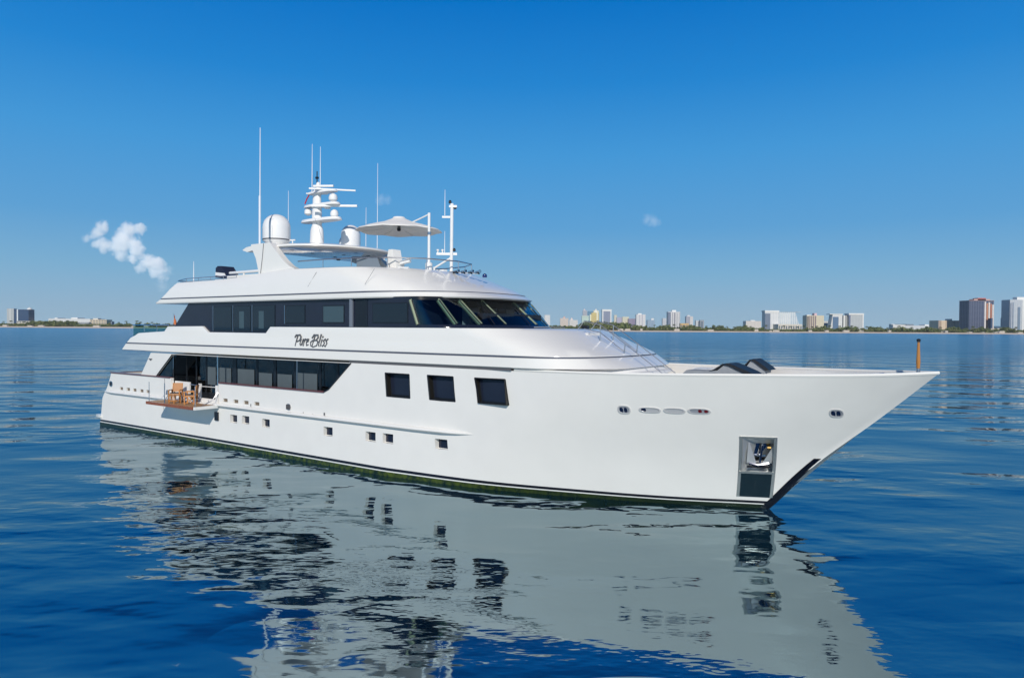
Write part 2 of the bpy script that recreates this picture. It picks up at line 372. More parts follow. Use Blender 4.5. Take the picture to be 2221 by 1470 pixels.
# aft deck: open above the bulwark, wing plates left standing
cutter(MB().prism([(-3, 3.28), (4.05, 3.28), (5.24, 4.66), (5.24, 6), (-3, 6)], -6, 6))
cutter(MB().prism([(5.75, 3.29), (7.45, 4.59), (21.72, 4.59), (20.25, 3.36), (19.95, 3.25)], -6, -3.4))
cutter(MB().prism([(5.75, 3.29), (7.45, 4.59), (21.72, 4.59), (20.25, 3.36), (19.95, 3.25)], 3.4, 6))
cutter(MB().box(0.95, 9.2, -4.02, 4.02, 2.15, 7))
cutter(MB().box(9.1, 21.85, -4.03, 4.03, 2.16, 4.6))
cutter(MB().box(7.3, 11.83, -4.6, -3.95, 2.06, 3.6))
# three big slanted windows, small ports, scuppers
BIG = [(23.78, 4.27, 25.14, 4.27, 25.18, 3.31, 23.86, 3.31), (26.10, 4.28, 27.43, 4.28, 27.50, 3.33, 26.22, 3.33), (28.45, 4.28, 29.80, 4.29, 29.88, 3.35, 28.58, 3.35)]
for q in BIG:
    poly = [(q[0], q[1]), (q[2], q[3]), (q[4], q[5]), (q[6], q[7])]
    cutter(MB().prism(poly, -5, -3.92))
PORTS = [(13.12, 1.51), (14.12, 1.53), (15.75, 1.51), (20.23, 1.52), (22.91, 1.55), (23.93, 1.57), (26.69, 1.60)]
for x, z in PORTS: cutter(MB().box(x - .30, x + .30, -5, -(hb(x, z) - 0.19), z - .20, z + .20))
SCUP = [(1.77, 2.40), (2.59, 2.40), (3.34, 2.40), (4.13, 2.40), (4.85, 2.40), (12.42, 2.40), (13.33, 2.40), (14.18, 2.40), (15.05, 2.40)]
for x, z in SCUP: cutter(MB().box(x - .2, x + .2, -5, -4.10, z - .085, z + .085))
# foredeck well inside the bulwark
vs, fs = hull_loft(4.0, lambda x: 6.0, 30.6, 41.3, 30, 3, inset=0.16)
vs = [(x, (1 if y > 0 else -1) * max(hb(x, 3.98) - 0.09, 0.04), z) for x, y, z in vs]
cut.append(mesh('cutter', vs, fs, HULLM, yacht))
# anchor pocket niche
def pk(u, z):
    x0 = 37.59 + (z - 2.64) * (37.59 - 37.17) / (2.64 - 0.32)
    return x0 + u
def pkp(u, z, off): x = pk(u, z); return (x - off * 0.35, -(hb(x, z) + off), z)
def hexa(u0, u1, z0, z1, oa, ob, un=0.0):
    vs = []
    for off in (oa, ob):
        for u, z in ((u0, z0), (u1, z0), (u1, z1), (u0, z1)): vs.append(pkp(u, z, off))
    return vs, [(0, 1, 2, 3), (7, 6, 5, 4), (0, 4, 5, 1), (1, 5, 6, 2), (2, 6, 7, 3), (3, 7, 4, 0)]
NZ0, NZ1 = 1.36, 2.60
vs, fs = hexa(0.05, 0.95, NZ0, NZ1, 0.3, -0.42); cut.append(mesh('cutter', vs, fs, HULLM, yacht))
boolean(hull, cut)

def hull_patch(name, pts, m, parent, off=0.012, thick=0.0, side=-1):
    """flat plate laid on the hull skin from x,z outline"""
    n = len(pts); vs = []
    for o_ in (off, off - 0.03):
        vs += [(x, side * (hb(x, z) + o_), z) for x, z in pts]
    fs = [tuple(range(n)), tuple(range(2 * n - 1, n - 1, -1))] + [(i, (i + 1) % n, n + (i + 1) % n, n + i) for i in range(n)]
    return mesh(name, vs, fs, m, parent)
def oval(cx, cz, w, h, n=24, e=3.2):
    out = []
    for k in range(n):
        a = 2 * math.pi * k / n; c, s = math.cos(a), math.sin(a)
        out.append((cx + w / 2 * math.copysign(abs(c) ** (2 / e), c), cz + h / 2 * math.copysign(abs(s) ** (2 / 2.2), s)))
    return out
def ring_on_hull(name, outer, inner, m, parent, off=0.03, side=-1):
    n = len(outer); vs = []
    for ps, o_ in ((outer, -0.01), (outer, off), (inner, off), (inner, -0.02)):
        vs += [(x, side * (hb(x, z) + o_), z) for x, z in ps]
    fs = []
    for r in range(3):
        for i in range(n): fs.append((r * n + i, r * n + (i + 1) % n, (r + 1) * n + (i + 1) % n, (r + 1) * n + i))
    return mesh(name, vs, fs, m, parent)

for q in BIG:
    # dark lining, glass and frame
    y = -3.93
    f = MB().prism([(q[0] - .01, q[1] + .01), (q[2] + .01, q[3] + .01), (q[4] + .01, q[5] - .01), (q[6] - .01, q[7] - .01)], -3.925, -3.90).build('cabin_window', FRAME, yacht)
    i = 0.07
    MB().prism([(q[0] + i, q[1] - i), (q[2] - i, q[3] - i), (q[4] - i, q[5] + i), (q[6] + i, q[7] + i)], -3.945, -3.93).build('pane', NAVY, f)
    fr = MB()
    cs = [(q[0], q[1]), (q[2], q[3]), (q[4], q[5]), (q[6], q[7])]
    for a in range(4):
        x0, z0 = cs[a]; x1, z1 = cs[(a + 1) % 4]
        fr.tube([(x0, -(hb(x0, z0) - 0.02), z0), ((x0 + x1) / 2, -(hb((x0 + x1) / 2, (z0 + z1) / 2) - .02), (z0 + z1) / 2), (x1, -(hb(x1, z1) - 0.02), z1)], 0.032, 6)
    fr.build('frame', FRAME, f)
    n_ = MB(); cx_ = sum(c[0] for c in cs) / 4; cz_ = sum(c[1] for c in cs) / 4
    inn = [(cx_ + (c[0] - cx_) * .985, cz_ + (c[1] - cz_) * .985) for c in cs]; out = [(cx_ + (c[0] - cx_) * 1.01, cz_ + (c[1] - cz_) * 1.01) for c in cs]
    vs = [(x, -4.15, z) for x, z in out] + [(x, -4.15, z) for x, z in inn] + [(x, -3.93, z) for x, z in out] + [(x, -3.93, z) for x, z in inn]
    fs = []
    for a in range(4):
        b_ = (a + 1) % 4; fs += [(a, b_, 4 + b_, 4 + a), (4 + a, 4 + b_, 12 + b_, 12 + a), (12 + a, 12 + b_, 8 + b_, 8 + a), (8 + a, 8 + b_, b_, a)]
    mesh('window_reveal', vs, fs, mat('dark_reveal', (.016, .015, .013), .4), f)
for x, z in PORTS:
    y = -(hb(x, z) - 0.165)
    MB().box(x - .27, x + .27, y - .004, y + .02, z - .17, z + .17).build('porthole', NAVY, yacht)
for x, z in SCUP:
    MB().box(x - .19, x + .19, -4.112, -4.09, z - .08, z + .08).build('scupper_grille', mat('scupper_bronze', (0.18, 0.14, 0.10), 0.5), yacht)

# oval hawse openings and slots near the bow
for (cx, cz, w, h, kind) in ((34.115, 3.42, .42, .30, 'o'), (34.95, 3.445, .70, .19, 's'), (35.72, 3.455, .68, .19, 's'), (36.48, 3.475, .70, .19, 'r'), (40.33, 3.545, .38, .28, 'o')):
    r = ring_on_hull('hawse_opening', oval(cx, cz, w, h), oval(cx, cz, w * .84, h * .74), mat('cast_rim', (.62, .62, .62), .3, metal=.25), yacht, 0.03)
    hull_patch('hawse_grille', oval(cx, cz, w * .83, h * .73), (mat('hawse_grey', (.40, .41, .43), .4) if kind == 's' else mat('dark_hawse', (0.24, 0.26, 0.30), 0.35)), r, 0.006)
    if kind == 'r':
        for dx in (0.02, 0.2): hull_patch('red_lamp', oval(cx + dx, cz, .11, .10), mat('dark_red_lens', (0.12, 0.005, 0.012), 0.3), r, 0.014)
    if kind == 'o':
        for dx in (-.09, .05): hull_patch('roller', oval(cx + dx, cz - .01, .11, .17), CHROME, r, 0.016)
    if kind == 's' and cx < 35.2: hull_patch('roller', oval(cx - .2, cz, .16, .12), CHROME, r, 0.014)
# round engine vent amidships
r = ring_on_hull('vent', oval(17.49, 2.42, .34, .30, e=2.1), oval(17.49, 2.42, .26, .22, e=2.1), STEELB, yacht, 0.02)
g = MB()
for k in range(4): g.box(17.36 + k * .08, 17.39 + k * .08, -4.225, -4.19, 2.31, 2.53)
g.build('vent_grille', GROOVE, r)
r = ring_on_hull('stern_fairlead', oval(0.55, 2.62, .42, .34), oval(0.55, 2.62, .28, .22), STEEL, yacht, 0.03)
hull_patch('fairlead_opening', oval(0.55, 2.62, .27, .21), BLACK, r, 0.008)
for x, z in ((18.55, 2.22), (19.2, 2.2)): hull_patch('drain', oval(x, z, .07, .07, 10, 2), GROOVE, yacht, 0.008)
hull_patch('drain', [(x, z) for x, z in ((19.95, 2.16), (20.04, 2.16), (20.04, 2.34), (19.95, 2.34))], GROOVE, yacht, 0.01)
hull_patch('drain', [(14.55, 2.2), (14.60, 2.2), (14.60, 2.36), (14.55, 2.36)], GROOVE, yacht, 0.01)

# rub rail
def rubrail(side):
    m = MB(); ps = []; rs = []
    for i in range(41):
        x = -0.1 + 28.3 * i / 40; z = 2.12; ps.append((x, side * (hb(x, z) + 0.0), z)); e = min(1, (28.2 - x) / 1.0, (x + .25) / .3)
        rs.append(e)
    prof = [(-.02, -.10), (.15, -.055), (.19, 0), (.17, .05), (-.02, .11)]
    n = len(prof)
    for (x, y, z), e in zip(ps, rs):
        m.v += [Vector((x, y + side * a * (e if a > 0 else 1), z + b * (.35 + .65 * e))) for a, b in prof]
    for i in range(40):
        for k in range(n - 1): m.f.append((i * n + k, i * n + k + 1, (i + 1) * n + k + 1, (i + 1) * n + k))
    m.f.append(tuple(range(n))); m.f.append(tuple(40 * n + k for k in range(n)))
    return m.build('rub_rail', GEL, yacht, 50)
rubrail(-1); rubrail(1)
# white toe rail along the forward sheer
for side in (-1, 1):
    ps = []
    for i in range(40):
        x = 30.2 + (42.98 - 30.2) * i / 39; ps.append((x, side * max(hb(x, ztop(x)) - .03, .02), ztop(x) + .03))
    MB().tube(ps, 0.055, 6).build('sheer_cap', GEL, yacht)
# swim platform
m = MB(); pl = []
for k in range(13):
    a = -1 + 2 * k / 12; pl.append((-1.75 + 0.28 * abs(a) ** 4, a * 4.12))
pl = [(-.7, -4.22), (-1.35, -4.2)] + pl + [(-1.35, 4.2), (-.7, 4.22)]
n = len(pl); vs = [(x, y, .47) for x, y in pl] + [(x, y, .62) for x, y in pl]
mesh('swim_platform', vs, [tuple(range(n)), tuple(range(2 * n - 1, n - 1, -1))] + [(i, (i + 1) % n, n + (i + 1) % n, n + i) for i in range(n)], GEL, yacht)
# stainless stem guard
zz = [-.4 + 2.32 * i / 18 for i in range(19)]; vs = []; dxs = (.22, .14, .07, .0, -.06)
for z in zz:
    x = stem(z); row = []
    for d in dxs[:-1]: row.append((x - d, hb(x - d, z) + .012, z + (.0 if z < 1.8 else 0)))
    vs += [(a_, -b_, c_) for a_, b_, c_ in row] + [(x + .09, 0, z)] + [(a_, b_, c_) for a_, b_, c_ in reversed(row)]
mesh('stem_guard', vs, [(i * 9 + k, i * 9 + k + 1, i * 9 + k + 10, i * 9 + k + 9) for i in range(18) for k in range(8)], mat('stem_guard_steel', (0.14, 0.145, 0.16), 0.2, metal=1.0, bump=0.01, bscale=6), yacht)

# anchor pocket in steel; lower plate's dark teal reflection painted into its colour
pocket = MB()
ap = None
def strip(u0, u1, z0, z1, off=0.02, nseg=8):
    vs = []; fs = []
    for k in range(nseg + 1):
        z = z0 + (z1 - z0) * k / nseg
        for u in (u0, (u0 + u1) / 2, u1): vs.append(pkp(u, z, off))
        for u in (u0, (u0 + u1) / 2, u1): vs.append(pkp(u, z, -.03))
    for k in range(nseg):
        a, b = k * 6, (k + 1) * 6
        fs += [(a, a + 1, b + 1, b), (a + 1, a + 2, b + 2, b + 1), (a, b, b + 3, a + 3), (a + 2, a + 5, b + 5, b + 2)]
    fs += [(0, 3, 4, 1), (1, 4, 5, 2), (nseg * 6, nseg * 6 + 1, nseg * 6 + 4, nseg * 6 + 3), (nseg * 6 + 1, nseg * 6 + 2, nseg * 6 + 5, nseg * 6 + 4)]
    return vs, fs
mm = MB().add(*strip(0.0, 1.0, 0.42, NZ0 - .06, .022)); ap = mm.build('anchor_pocket', mat('painted_reflection_plate', (.012, .026, .034), .08, coat=1.0, bump=.05, bscale=5), yacht)
fr = MB()
fr.add(*strip(-.03, .05, .42, NZ1 + .04, .03)); fr.add(*strip(.95, 1.03, .42, NZ1 + .04, .03))
fr.add(*strip(-.03, 1.03, NZ1, NZ1 + .06, .04, 1)); fr.add(*strip(-.0, 1.0, NZ0 - .06, NZ0 + .02, .05, 1))
fr.build('pocket_frame', mat('satin_steel', (0.78, 0.77, 0.73), 0.42, metal=1.0), ap)
vs, fs = hexa(0.06, 0.94, NZ0 + .01, NZ1 - .01, 0.0, -0.40)
# open towards the sea: drop the outer face, splay the inner end
vs = [Vector(v) for v in vs]
ci = sum(vs[4:], Vector()) / 4
for k in (6, 7): vs[k] = vs[k] + (ci - vs[k]) * 0.35
mesh('pocket_back', vs[4:], [(3, 2, 1, 0)], STEEL, ap, recalc=False)
mesh('pocket_lining', vs, fs[2:], mat('bright_lining_steel', (.72, .74, .74), .3, metal=.7, bump=.03, bscale=5), ap, recalc=False)
# anchor: shank, crown and two flukes
def ppt(u, z, off): return Vector(pkp(u, z, off))
an = MB(); an.tube([ppt(.5, 2.35, -.22), ppt(.5, 1.72, -.10)], 0.04, 8); an.tube([ppt(.22, 1.68, -.05), ppt(.5, 1.62, -.0), ppt(.78, 1.68, -.05)], 0.055, 8)
an.build('anchor', CHROME, ap)
fl = MB()
for s in (-1, 1):
    a, b, c = ppt(.5 + s * .08, 1.62, -.04), ppt(.5 + s * .34, 1.70, -.04), ppt(.5 + s * .38, 2.42, -.16)
    w = Vector((.03, .05, 0)); fl.add([a, b, c, a + w, b + w, c + w], [(0, 1, 2), (5, 4, 3), (0, 3, 4, 1), (1, 4, 5, 2), (2, 5, 3, 0)])
fl.build('anchor_fluke', mat('galvanised_steel', (.62, .63, .64), .45, metal=.6), ap)
MB().tube([ppt(.62, 2.24, -.25), ppt(.74, 2.24, -.22)], 0.06, 10).build('anchor_roller', mat('brass', (0.55, 0.36, 0.12), 0.25, metal=1.0), ap)
MB().add(*hexa(.2, .8, 1.52, 1.58, .02, -.12)).build('anchor_rest', BLACK, ap)

# ------------------------------------------------------------------ main deck house behind the side decks
MB().prism([(6.0, 2.17), (21.6, 2.17), (21.6, 4.58), (6.0, 4.58)], -3.28, 3.28).build('saloon', ROOM, yacht)
sal = MB().box(5.93, 5.99, -3.28, 3.28, 2.2, 4.55).build('saloon_aft_door', NAVY, yacht)
# windows along the starboard and port side decks
MAINW = [(6.1, 7.3), (7.45, 8.3), (8.4, 9.25), (9.35, 10.35), (10.45, 11.75), (12.1, 13.75), (13.9, 15.2), (15.4, 16.75), (16.95, 18.6), (18.75, 19.8), (19.95, 21.5)]
for side in (-1, 1):
    ya, yb = sorted((side * 3.285, side * 3.33))
    fr = MB(); fr.box(6.0, 21.6, ya, yb, 4.50, 4.575); fr.box(6.0, 21.6, ya, yb, 2.2, 2.55)
    for a, b in zip([6.0] + [w[1] for w in MAINW], [w[0] for w in MAINW] + [21.6]): fr.box(a, b, ya, yb, 2.55, 4.50)
    frame = fr.build('saloon_window_frame', FRAME, yacht)
    for k, (a, b) in enumerate(MAINW):
        w = MB().box(a, b, *sorted((side * 3.30, side * 3.31)), 2.55, 4.50).build('saloon_window', GLASS, yacht)
        if side < 0 and k in (3, 4, 5, 6, 7, 8, 10):
            MB().box(a + .12, b - .12 if k != 10 else a + .75, -3.338, -3.333, 3.0, 3.95 - (.12 if k in (6, 7) else 0)).build('roller_blind', BLIND, w)
# side deck floor pieces are the hull itself; cap rails
def caprail(side):
    segs = [[(0.55, 3.31), (7.25, 3.31)], [(11.9, 3.265), (20.0, 3.265)]]
    for (xa, z), (xb, _) in segs: MB().box(xa, xb, *sorted((side * 4.24, side * 4.0)), z - .03, z + .03).build('cap_rail', CAPRAIL, yacht)
caprail(-1); caprail(1)
MB().box(0.55, 0.95, -4.0, 4.0, 3.28, 3.33).build('cap_rail', CAPRAIL, yacht)
# red line under the windows and diagonal trim
MB().tube([(19.95, -4.2, 3.25), (20.3, -4.2, 3.4), (21.75, -4.2, 4.6)], 0.03, 6).build('window_trim', FRAME, yacht)
MB().tube([(5.75, -4.2, 3.3), (7.45, -4.2, 4.58)], 0.025, 6).build('window_trim', FRAME, yacht)
MB().prism([(5.82, 3.34), (7.34, 3.34), (7.34, 4.48)], -4.12, -4.09).build('quarter_glass', glass_mat('dark_quarter_glass', (.05, .09, .14), 1.8), yacht)
MB().tube([(11.68, -4.12, 2.1), (11.68, -4.12, 4.66)], 0.045, 10).build('support_pole', STEEL, yacht)
MB().tube([(18.0, -4.1, 3.25), (18.0, -4.1, 4.62)], 0.025, 8).build('support_pole', STEELB, yacht)
m = MB(); m.box(5.05, 5.35, -4.235, -4.19, 4.24, 4.29); m.box(5.15, 5.25, -4.23, -4.19, 4.19, 4.24); m.build('wing_emblem', GROOVE, yacht)

# ------------------------------------------------------------------ ring lofts for the superstructure
def fcurve(x0, xf, b, n, N=18):
    out = []
    for k in range(1, N + 1):
        a = math.pi / 2 * k / N
        out.append((x0 + (xf - x0) * math.sin(a) ** (2 / n), b * max(math.cos(a), 0) ** (2 / n)))
    return out
def half_ring(xa, x0, xf, b, n, z, straight=None):
    """points aft to nose on the starboard side: list of x,|y|,z"""
    st = straight or [xa + (x0 - xa) * k / 10 for k in range(11)]
    pts = [(x, b) for x in st if x <= x0 + 1e-6] + fcurve(x0, xf, b, n)
    return [(x, y, z(x) if callable(z) else z) for x, y in pts]
def loft(name, rings, m, parent, sharp=30, cap=True):
    n = len(rings[0]); vs = []
    for r in rings:
        vs += [(x, -y, z) for x, y, z in r] + [(x, y, z) for x, y, z in reversed(r)]
    R = 2 * n; fs = []
    for i in range(len(rings) - 1):
        for k in range(R):
            fs.append((i * R + k, i * R + (k + 1) % R, (i + 1) * R + (k + 1) % R, (i + 1) * R + k))
    for i in ((0, len(rings) - 1) if cap else ()):
        for k in range(n - 1): fs.append((i * R + k, i * R + k + 1, i * R + R - 2 - k, i * R + R - 1 - k))
    me = bpy.data.meshes.new(name); me.from_pydata(vs, [], fs)
    bm = bmesh.new(); bm.from_mesh(me); bmesh.ops.remove_doubles(bm, verts=bm.verts, dist=0.0004)
    bmesh.ops.dissolve_degenerate(bm, dist=0.0002, edges=bm.edges)
    bmesh.ops.recalc_face_normals(bm, faces=bm.faces); bm.to_mesh(me); bm.free()
    finish(me, m, sharp); return link(name, me, parent)

# bridge deck fascia: bulwark band, forward hood
STEPX = [3.9, 5.2, 6.60, 6.95, 8.6, 10.36, 10.87, 13, 15.75, 16.1, 19, 22, 25, 27.5, 29.5]
def ftop(x):
    k = [(3.8, 5.72), (6.60, 5.84), (6.95, 6.11), (10.36, 6.14), (10.87, 5.83), (15.75, 5.83), (16.1, 6.13), (60, 6.15)]
    if x <= k[0][0]: return k[0][1]
    for (a, za), (b, zb) in zip(k, k[1:]):
        if x <= b: return za + (zb - za) * (x - a) / (b - a)
    return 6.15
def strx(xa): return [xa] + STEPX[1:]
# nose shape by level: z, aft x, x0, nose x, half beam, power
def fr_(z, xa, x0, xf, b, n): return half_ring(xa, x0, xf, b, n, z, [min(max(x, xa), x0) for x in strx(xa)[:-1]] + [x0])
rings = [fr_(4.70, 1.95, 29.5, 33.60, 4.18, 3.0), fr_(4.74, 2.05, 29.5, 33.68, 4.26, 3.0), fr_(5.08, 2.50, 29.5, 33.12, 4.26, 3.0), fr_(5.10, 2.55, 29.5, 33.05, 4.22, 3.0),
         fr_(5.14, 2.58, 29.5, 33.03, 4.22, 3.0), fr_(5.17, 2.62, 29.5, 33.02, 4.25, 2.9), fr_(5.42, 3.0, 29.2, 32.51, 4.24, 2.6), fr_(5.52, 3.3, 29.0, 32.25, 4.22, 2.5)]
def ztp(frac): return lambda x: 5.52 + (ftop(x) - 5.52) * frac
for frac, xa, x0, xf, b, n in ((.30, 3.5, 28.6, 31.85, 4.21, 2.45), (.55, 3.6, 28.0, 31.45, 4.20, 2.4), (.85, 3.75, 27.6, 31.1, 4.19, 2.35), (1.0, 3.85, 27.5, 30.8, 4.17, 2.3)):
    rings.append(half_ring(xa, x0, xf, b, n, ztp(frac), [min(max(x, xa), x0) for x in strx(xa)[:-1]] + [x0]))
fascia = loft('bridge_deck_bulwark', rings, GEL, yacht, 16)
c1 = MB().box(2.9, 7.6, -4.02, 4.02, 5.3, 7).build('cutter', GEL, yacht)
boolean(fascia, [c1])
# pinstripe in the groove, following the same outline
def stripe(name, z, xa, x0, xf, b, n, r, m, off=0.01):
    r_ = half_ring(xa, x0, xf, b + off, n, z)
    pts = [(x, -y, zz) for x, y, zz in r_] + [(x, y, zz) for x, y, zz in reversed(r_[:-1])]
    return MB().tube(pts, r, 6).build(name, m, yacht)
stripe('pinstripe', 5.12, 2.56, 29.5, 33.04, 4.22, 3.0, 0.028, PIN)
MB().box(21.6, 30.1, -4.19, -4.10, 4.615, 4.70).build('painted_gap_shade', GROOVE, yacht)  # dark strip painted in for the shade under the bulwark overhang
# white coachroof base under the hood on the foredeck
rings = [half_ring(28.0, 29.5, 33.95, 3.65, 2.6, 3.98), half_ring(28.0, 29.5, 33.9, 3.65, 2.6, 4.42), half_ring(28.0, 29.5, 33.98, 3.85, 2.8, 4.46), half_ring(28.0, 29.5, 33.95, 3.85, 2.8, 4.56), half_ring(28.0, 29.5, 33.7, 3.8, 2.8, 4.58), half_ring(28, 29.5, 33.6, 3.8, 2.8, 4.70)]
loft('coachroof_base', rings, GEL2, yacht, 30)
# white box beside the bulwark ahead of the hood
MB().box(34.9, 35.5, 1.0, 1.9, 3.98, 4.66).build('deck_locker', GEL2, yacht)

# bridge deck house
def rake(zlo, zhi, za, zb): return None
H0, H1 = 5.35, 7.42
def house_ring(z, inset=0.0):
    t = (z - 6.15) / (7.35 - 6.15)
    xa = 7.5 + 1.35 * max(t, -.6) + inset; xf = 28.0 - 1.55 * max(t, 0) - inset; b = 4.06 - inset
    return half_ring(xa, 25.6 - .5 * max(t, 0), xf, b, 2.25, z)
rings = [[(min(x, 25.75), y if x < 25.7 else 4.06, z) for x, y, z in house_ring(z)] for z in (5.2, 6.15, 7.4)]
n_st = 11
def aft_part(z):
    r = house_ring(z)[:n_st]; return r + [(r[-1][0] + .01, 0.0, z)]
house = loft('bridge_deck_house', [aft_part(z) for z in (5.2, 6.15, 7.40)], NAVY, yacht, 30)
# low dark coaming below the wheelhouse glass
def fwd_part(z, inset=0.0):
    r = house_ring(z, inset)[n_st - 1:]; return [(x, y, z) for x, y, _ in r]
loft('windshield_sill', [fwd_part(6.08), fwd_part(6.15), fwd_part(6.27), fwd_part(6.27, .25)], NAVY, yacht, 30, cap=False)
loft('windshield_header', [fwd_part(7.26), fwd_part(7.40), fwd_part(7.40, .2)], FRAME, yacht, 30, cap=False)
# dark interior with instrument desk
loft('wheelhouse_floor', [[(x, y, 6.17) for x, y, z in fwd_part(6.15, .06)], [(x, y, 6.2) for x, y, z in fwd_part(6.2, .3)]], ROOM, yacht, 30)
MB().box(26.6, 27.3, -2.2, 2.2, 6.2, 6.75).build('helm_console', BLACK, yacht)
for yy in (-1.3, 0, 1.3): MB().box(25.75, 26.2, yy - .3, yy + .3, 6.2, 7.0).build('helm_seat', COVER, yacht)
# windshield panes and pale pillars
lo, hi = fwd_part(6.27), fwd_part(7.26)
loi, hii = fwd_part(6.27, .05), fwd_part(7.16, .05)
full_lo = [(x, -y, z) for x, y, z in lo] + [(x, y, z) for x, y, z in reversed(lo[:-1])]
full_hi = [(x, -y, z) for x, y, z in hi] + [(x, y, z) for x, y, z in reversed(hi[:-1])]
N = len(full_lo)
cuts = [0, 6, 10, 14, 17, N - 1 - 17, N - 1 - 14, N - 1 - 10, N - 1 - 6, N - 1]
cuts = [0, 7, 11, 15, 21, 25, 29, N - 1]
for a, b in zip(cuts, cuts[1:]):
    vs = full_lo[a:b + 1] + full_hi[a:b + 1]; k = b - a + 1
    vs2 = [(x - .02, y * .995, z) for x, y, z in vs]
    fs = [(i, i + 1, k + i + 1, k + i) for i in range(k - 1)]
    mesh('windshield_pane', vs, fs, WSG, yacht)
for c in cuts:
    a, b = Vector(full_lo[c]), Vector(full_hi[c])
    inn = Vector((-.09, -.05 * (1 if a.y > 0 else -1), 0))
    MB().tube([a + inn, b + inn], 0.10, 6).build('windshield_pillar', MULL, yacht)
    MB().tube([a, b], 0.028, 6).build('windshield_mullion', FRAME, yacht)
for c in (13, 19, 24):
    a, b = Vector(full_lo[c]), Vector(full_lo[c]).lerp(Vector(full_hi[c + 1]), .75)
    o_ = Vector((.05, -.02, .03)); MB().tube([a + o_, b + o_], 0.02, 5).build('wiper', BLACK, yacht)
# side windows
UPW = [(11.28, 12.80, 5.95, 7.14, 0), (13.02, 14.38, 5.95, 7.14, 1), (14.62, 16.3, 5.95, 7.14, 2), (17.15, 18.5, 6.33, 7.10, 3), (19.80, 21.12, 6.36, 7.06, 4), (22.95, 24.9, 6.36, 7.12, 5)]
WGL = mat('window_glass_dark', (0.010, 0.02, 0.032), 0.04)
WGL2 = mat('window_glass_pale', (0.045, 0.08, 0.10), 0.04)
for side in (-1, 1):
    for a, b, z0, z1, k in UPW:
        f = MB().box(a - .05, b + .05, *sorted((side * 4.055, side * 4.072)), z0 - .05, z1 + .05).build('house_window', FRAME, yacht)
        MB().box(a, b, *sorted((side * 4.06, side * 4.082)), z0, z1).build('pane', WGL2 if k == 4 else WGL, f)
        if k in (1, 2): MB().box(a + .45, a + .85, *sorted((side * 4.08, side * 4.086)), z0 + .1, z1 - .25).build('curtain', WGL2, f)
        if k < 4: MB().box(a - .09, a - .05, *sorted((side * 4.06, side * 4.10)), z0 - .05, z1 + .05).build('trim', STEELB, f)
    MB().tube([(21.65, side * 4.1, 6.15), (21.65, side * 4.1, 7.36)], 0.10, 10).build('fashion_plate', mat('pillar_blue_grey', (0.14, 0.16, 0.20), 0.25, coat=.5), yacht)
    MB().box(21.85, 22.6, *sorted((side * 4.05, side * 4.075)), 6.15, 7.36).build('recess', FRAME, yacht)
# glass wind screen and rail at the aft end of the bridge deck
g = MB().box(2.75, 2.78, -3.95, 3.95, 5.35, 6.14).build('aft_wind_screen', CLEAR, yacht)
MB().tube([(2.76, -3.98, 6.18), (2.76, 3.98, 6.18)], .03, 8).build('rail', STEEL, yacht)
for side in (-1, 1):
    m = MB(); m.tube([(2.76, side * 3.98, 6.18), (6.9, side * 4.05, 6.2)], .025, 8)
    for x in (4.1, 5.5): m.tube([(x, side * 4.0, 5.8), (x, side * 4.02, 6.19)], .02, 6)
    m.build('rail', STEEL, yacht)

# name on the side, drawn as brush strokes
def lettering(side):
    S = []
    def st(*p): S.append(p)
    # unit box letters (x, height), slanted afterwards
    st((.30, 0), (.42, .95)); st((.02, .78), (.18, .98), (.75, 1.0), (.98, .8), (.85, .5), (.5, .38), (.36, .48))          # P
    st((1.05, .60), (1.0, .18), (1.12, .05), (1.3, .2), (1.4, .60)); st((1.4, .60), (1.36, .05))                          # u
    st((1.62, .60), (1.58, .02)); st((1.6, .35), (1.75, .62), (1.9, .58))                                                  # r
    st((1.98, .32), (2.2, .42), (2.22, .6), (2.08, .62), (1.97, .3), (2.08, .05), (2.32, .12))                             # e
    st((2.95, .05), (3.1, .98)); st((2.72, .75), (2.95, 1.02), (3.5, 1.02), (3.62, .78), (3.4, .56), (3.12, .52)); st((3.4, .56), (3.72, .4), (3.6, .05), (3.1, -.08), (2.72, .05), (2.62, .35), (2.85, .5))  # B
    st((4.0, 1.05), (3.88, .1), (4.0, .02))                                                                                # l
    st((4.25, .6), (4.2, .03)); st((4.29, .82), (4.31, .88))                                                               # i
    st((4.72, .66), (4.5, .5), (4.72, .28), (4.55, .02), (4.4, .08))                                                       # s
    st((5.1, .66), (4.88, .5), (5.1, .28), (4.93, .0), (4.76, .08))                                                        # s
    W_, H_ = 2.42, 0.50; m = MB()
    x_off = 17.95
    for s in S:
        pts = []
        for u, v in s:
            x = x_off + (u + .28 * v - .05) / 5.4 * W_; z = 5.28 + v * H_
            pts.append((x, z))
        # ribbon
        w = 0.026
        for (xa, za), (xb, zb) in zip(pts, pts[1:]):
            d = Vector((xb - xa, zb - za)); L = d.length; d /= L; nn = Vector((-d.y, d.x)) * w; d = d * .02
            q = [(xa - d.x + nn.x, za - d.y + nn.y), (xb + d.x + nn.x, zb + d.y + nn.y), (xb + d.x - nn.x, zb + d.y - nn.y), (xa - d.x - nn.x, za - d.y - nn.y)]
            if side > 0: q = [(38.3 - x, z) for x, z in q]
            m.prism(q, side * 4.215, side * 4.262)
    m.build('name_lettering', LETTER, yacht)
lettering(-1); lettering(1)

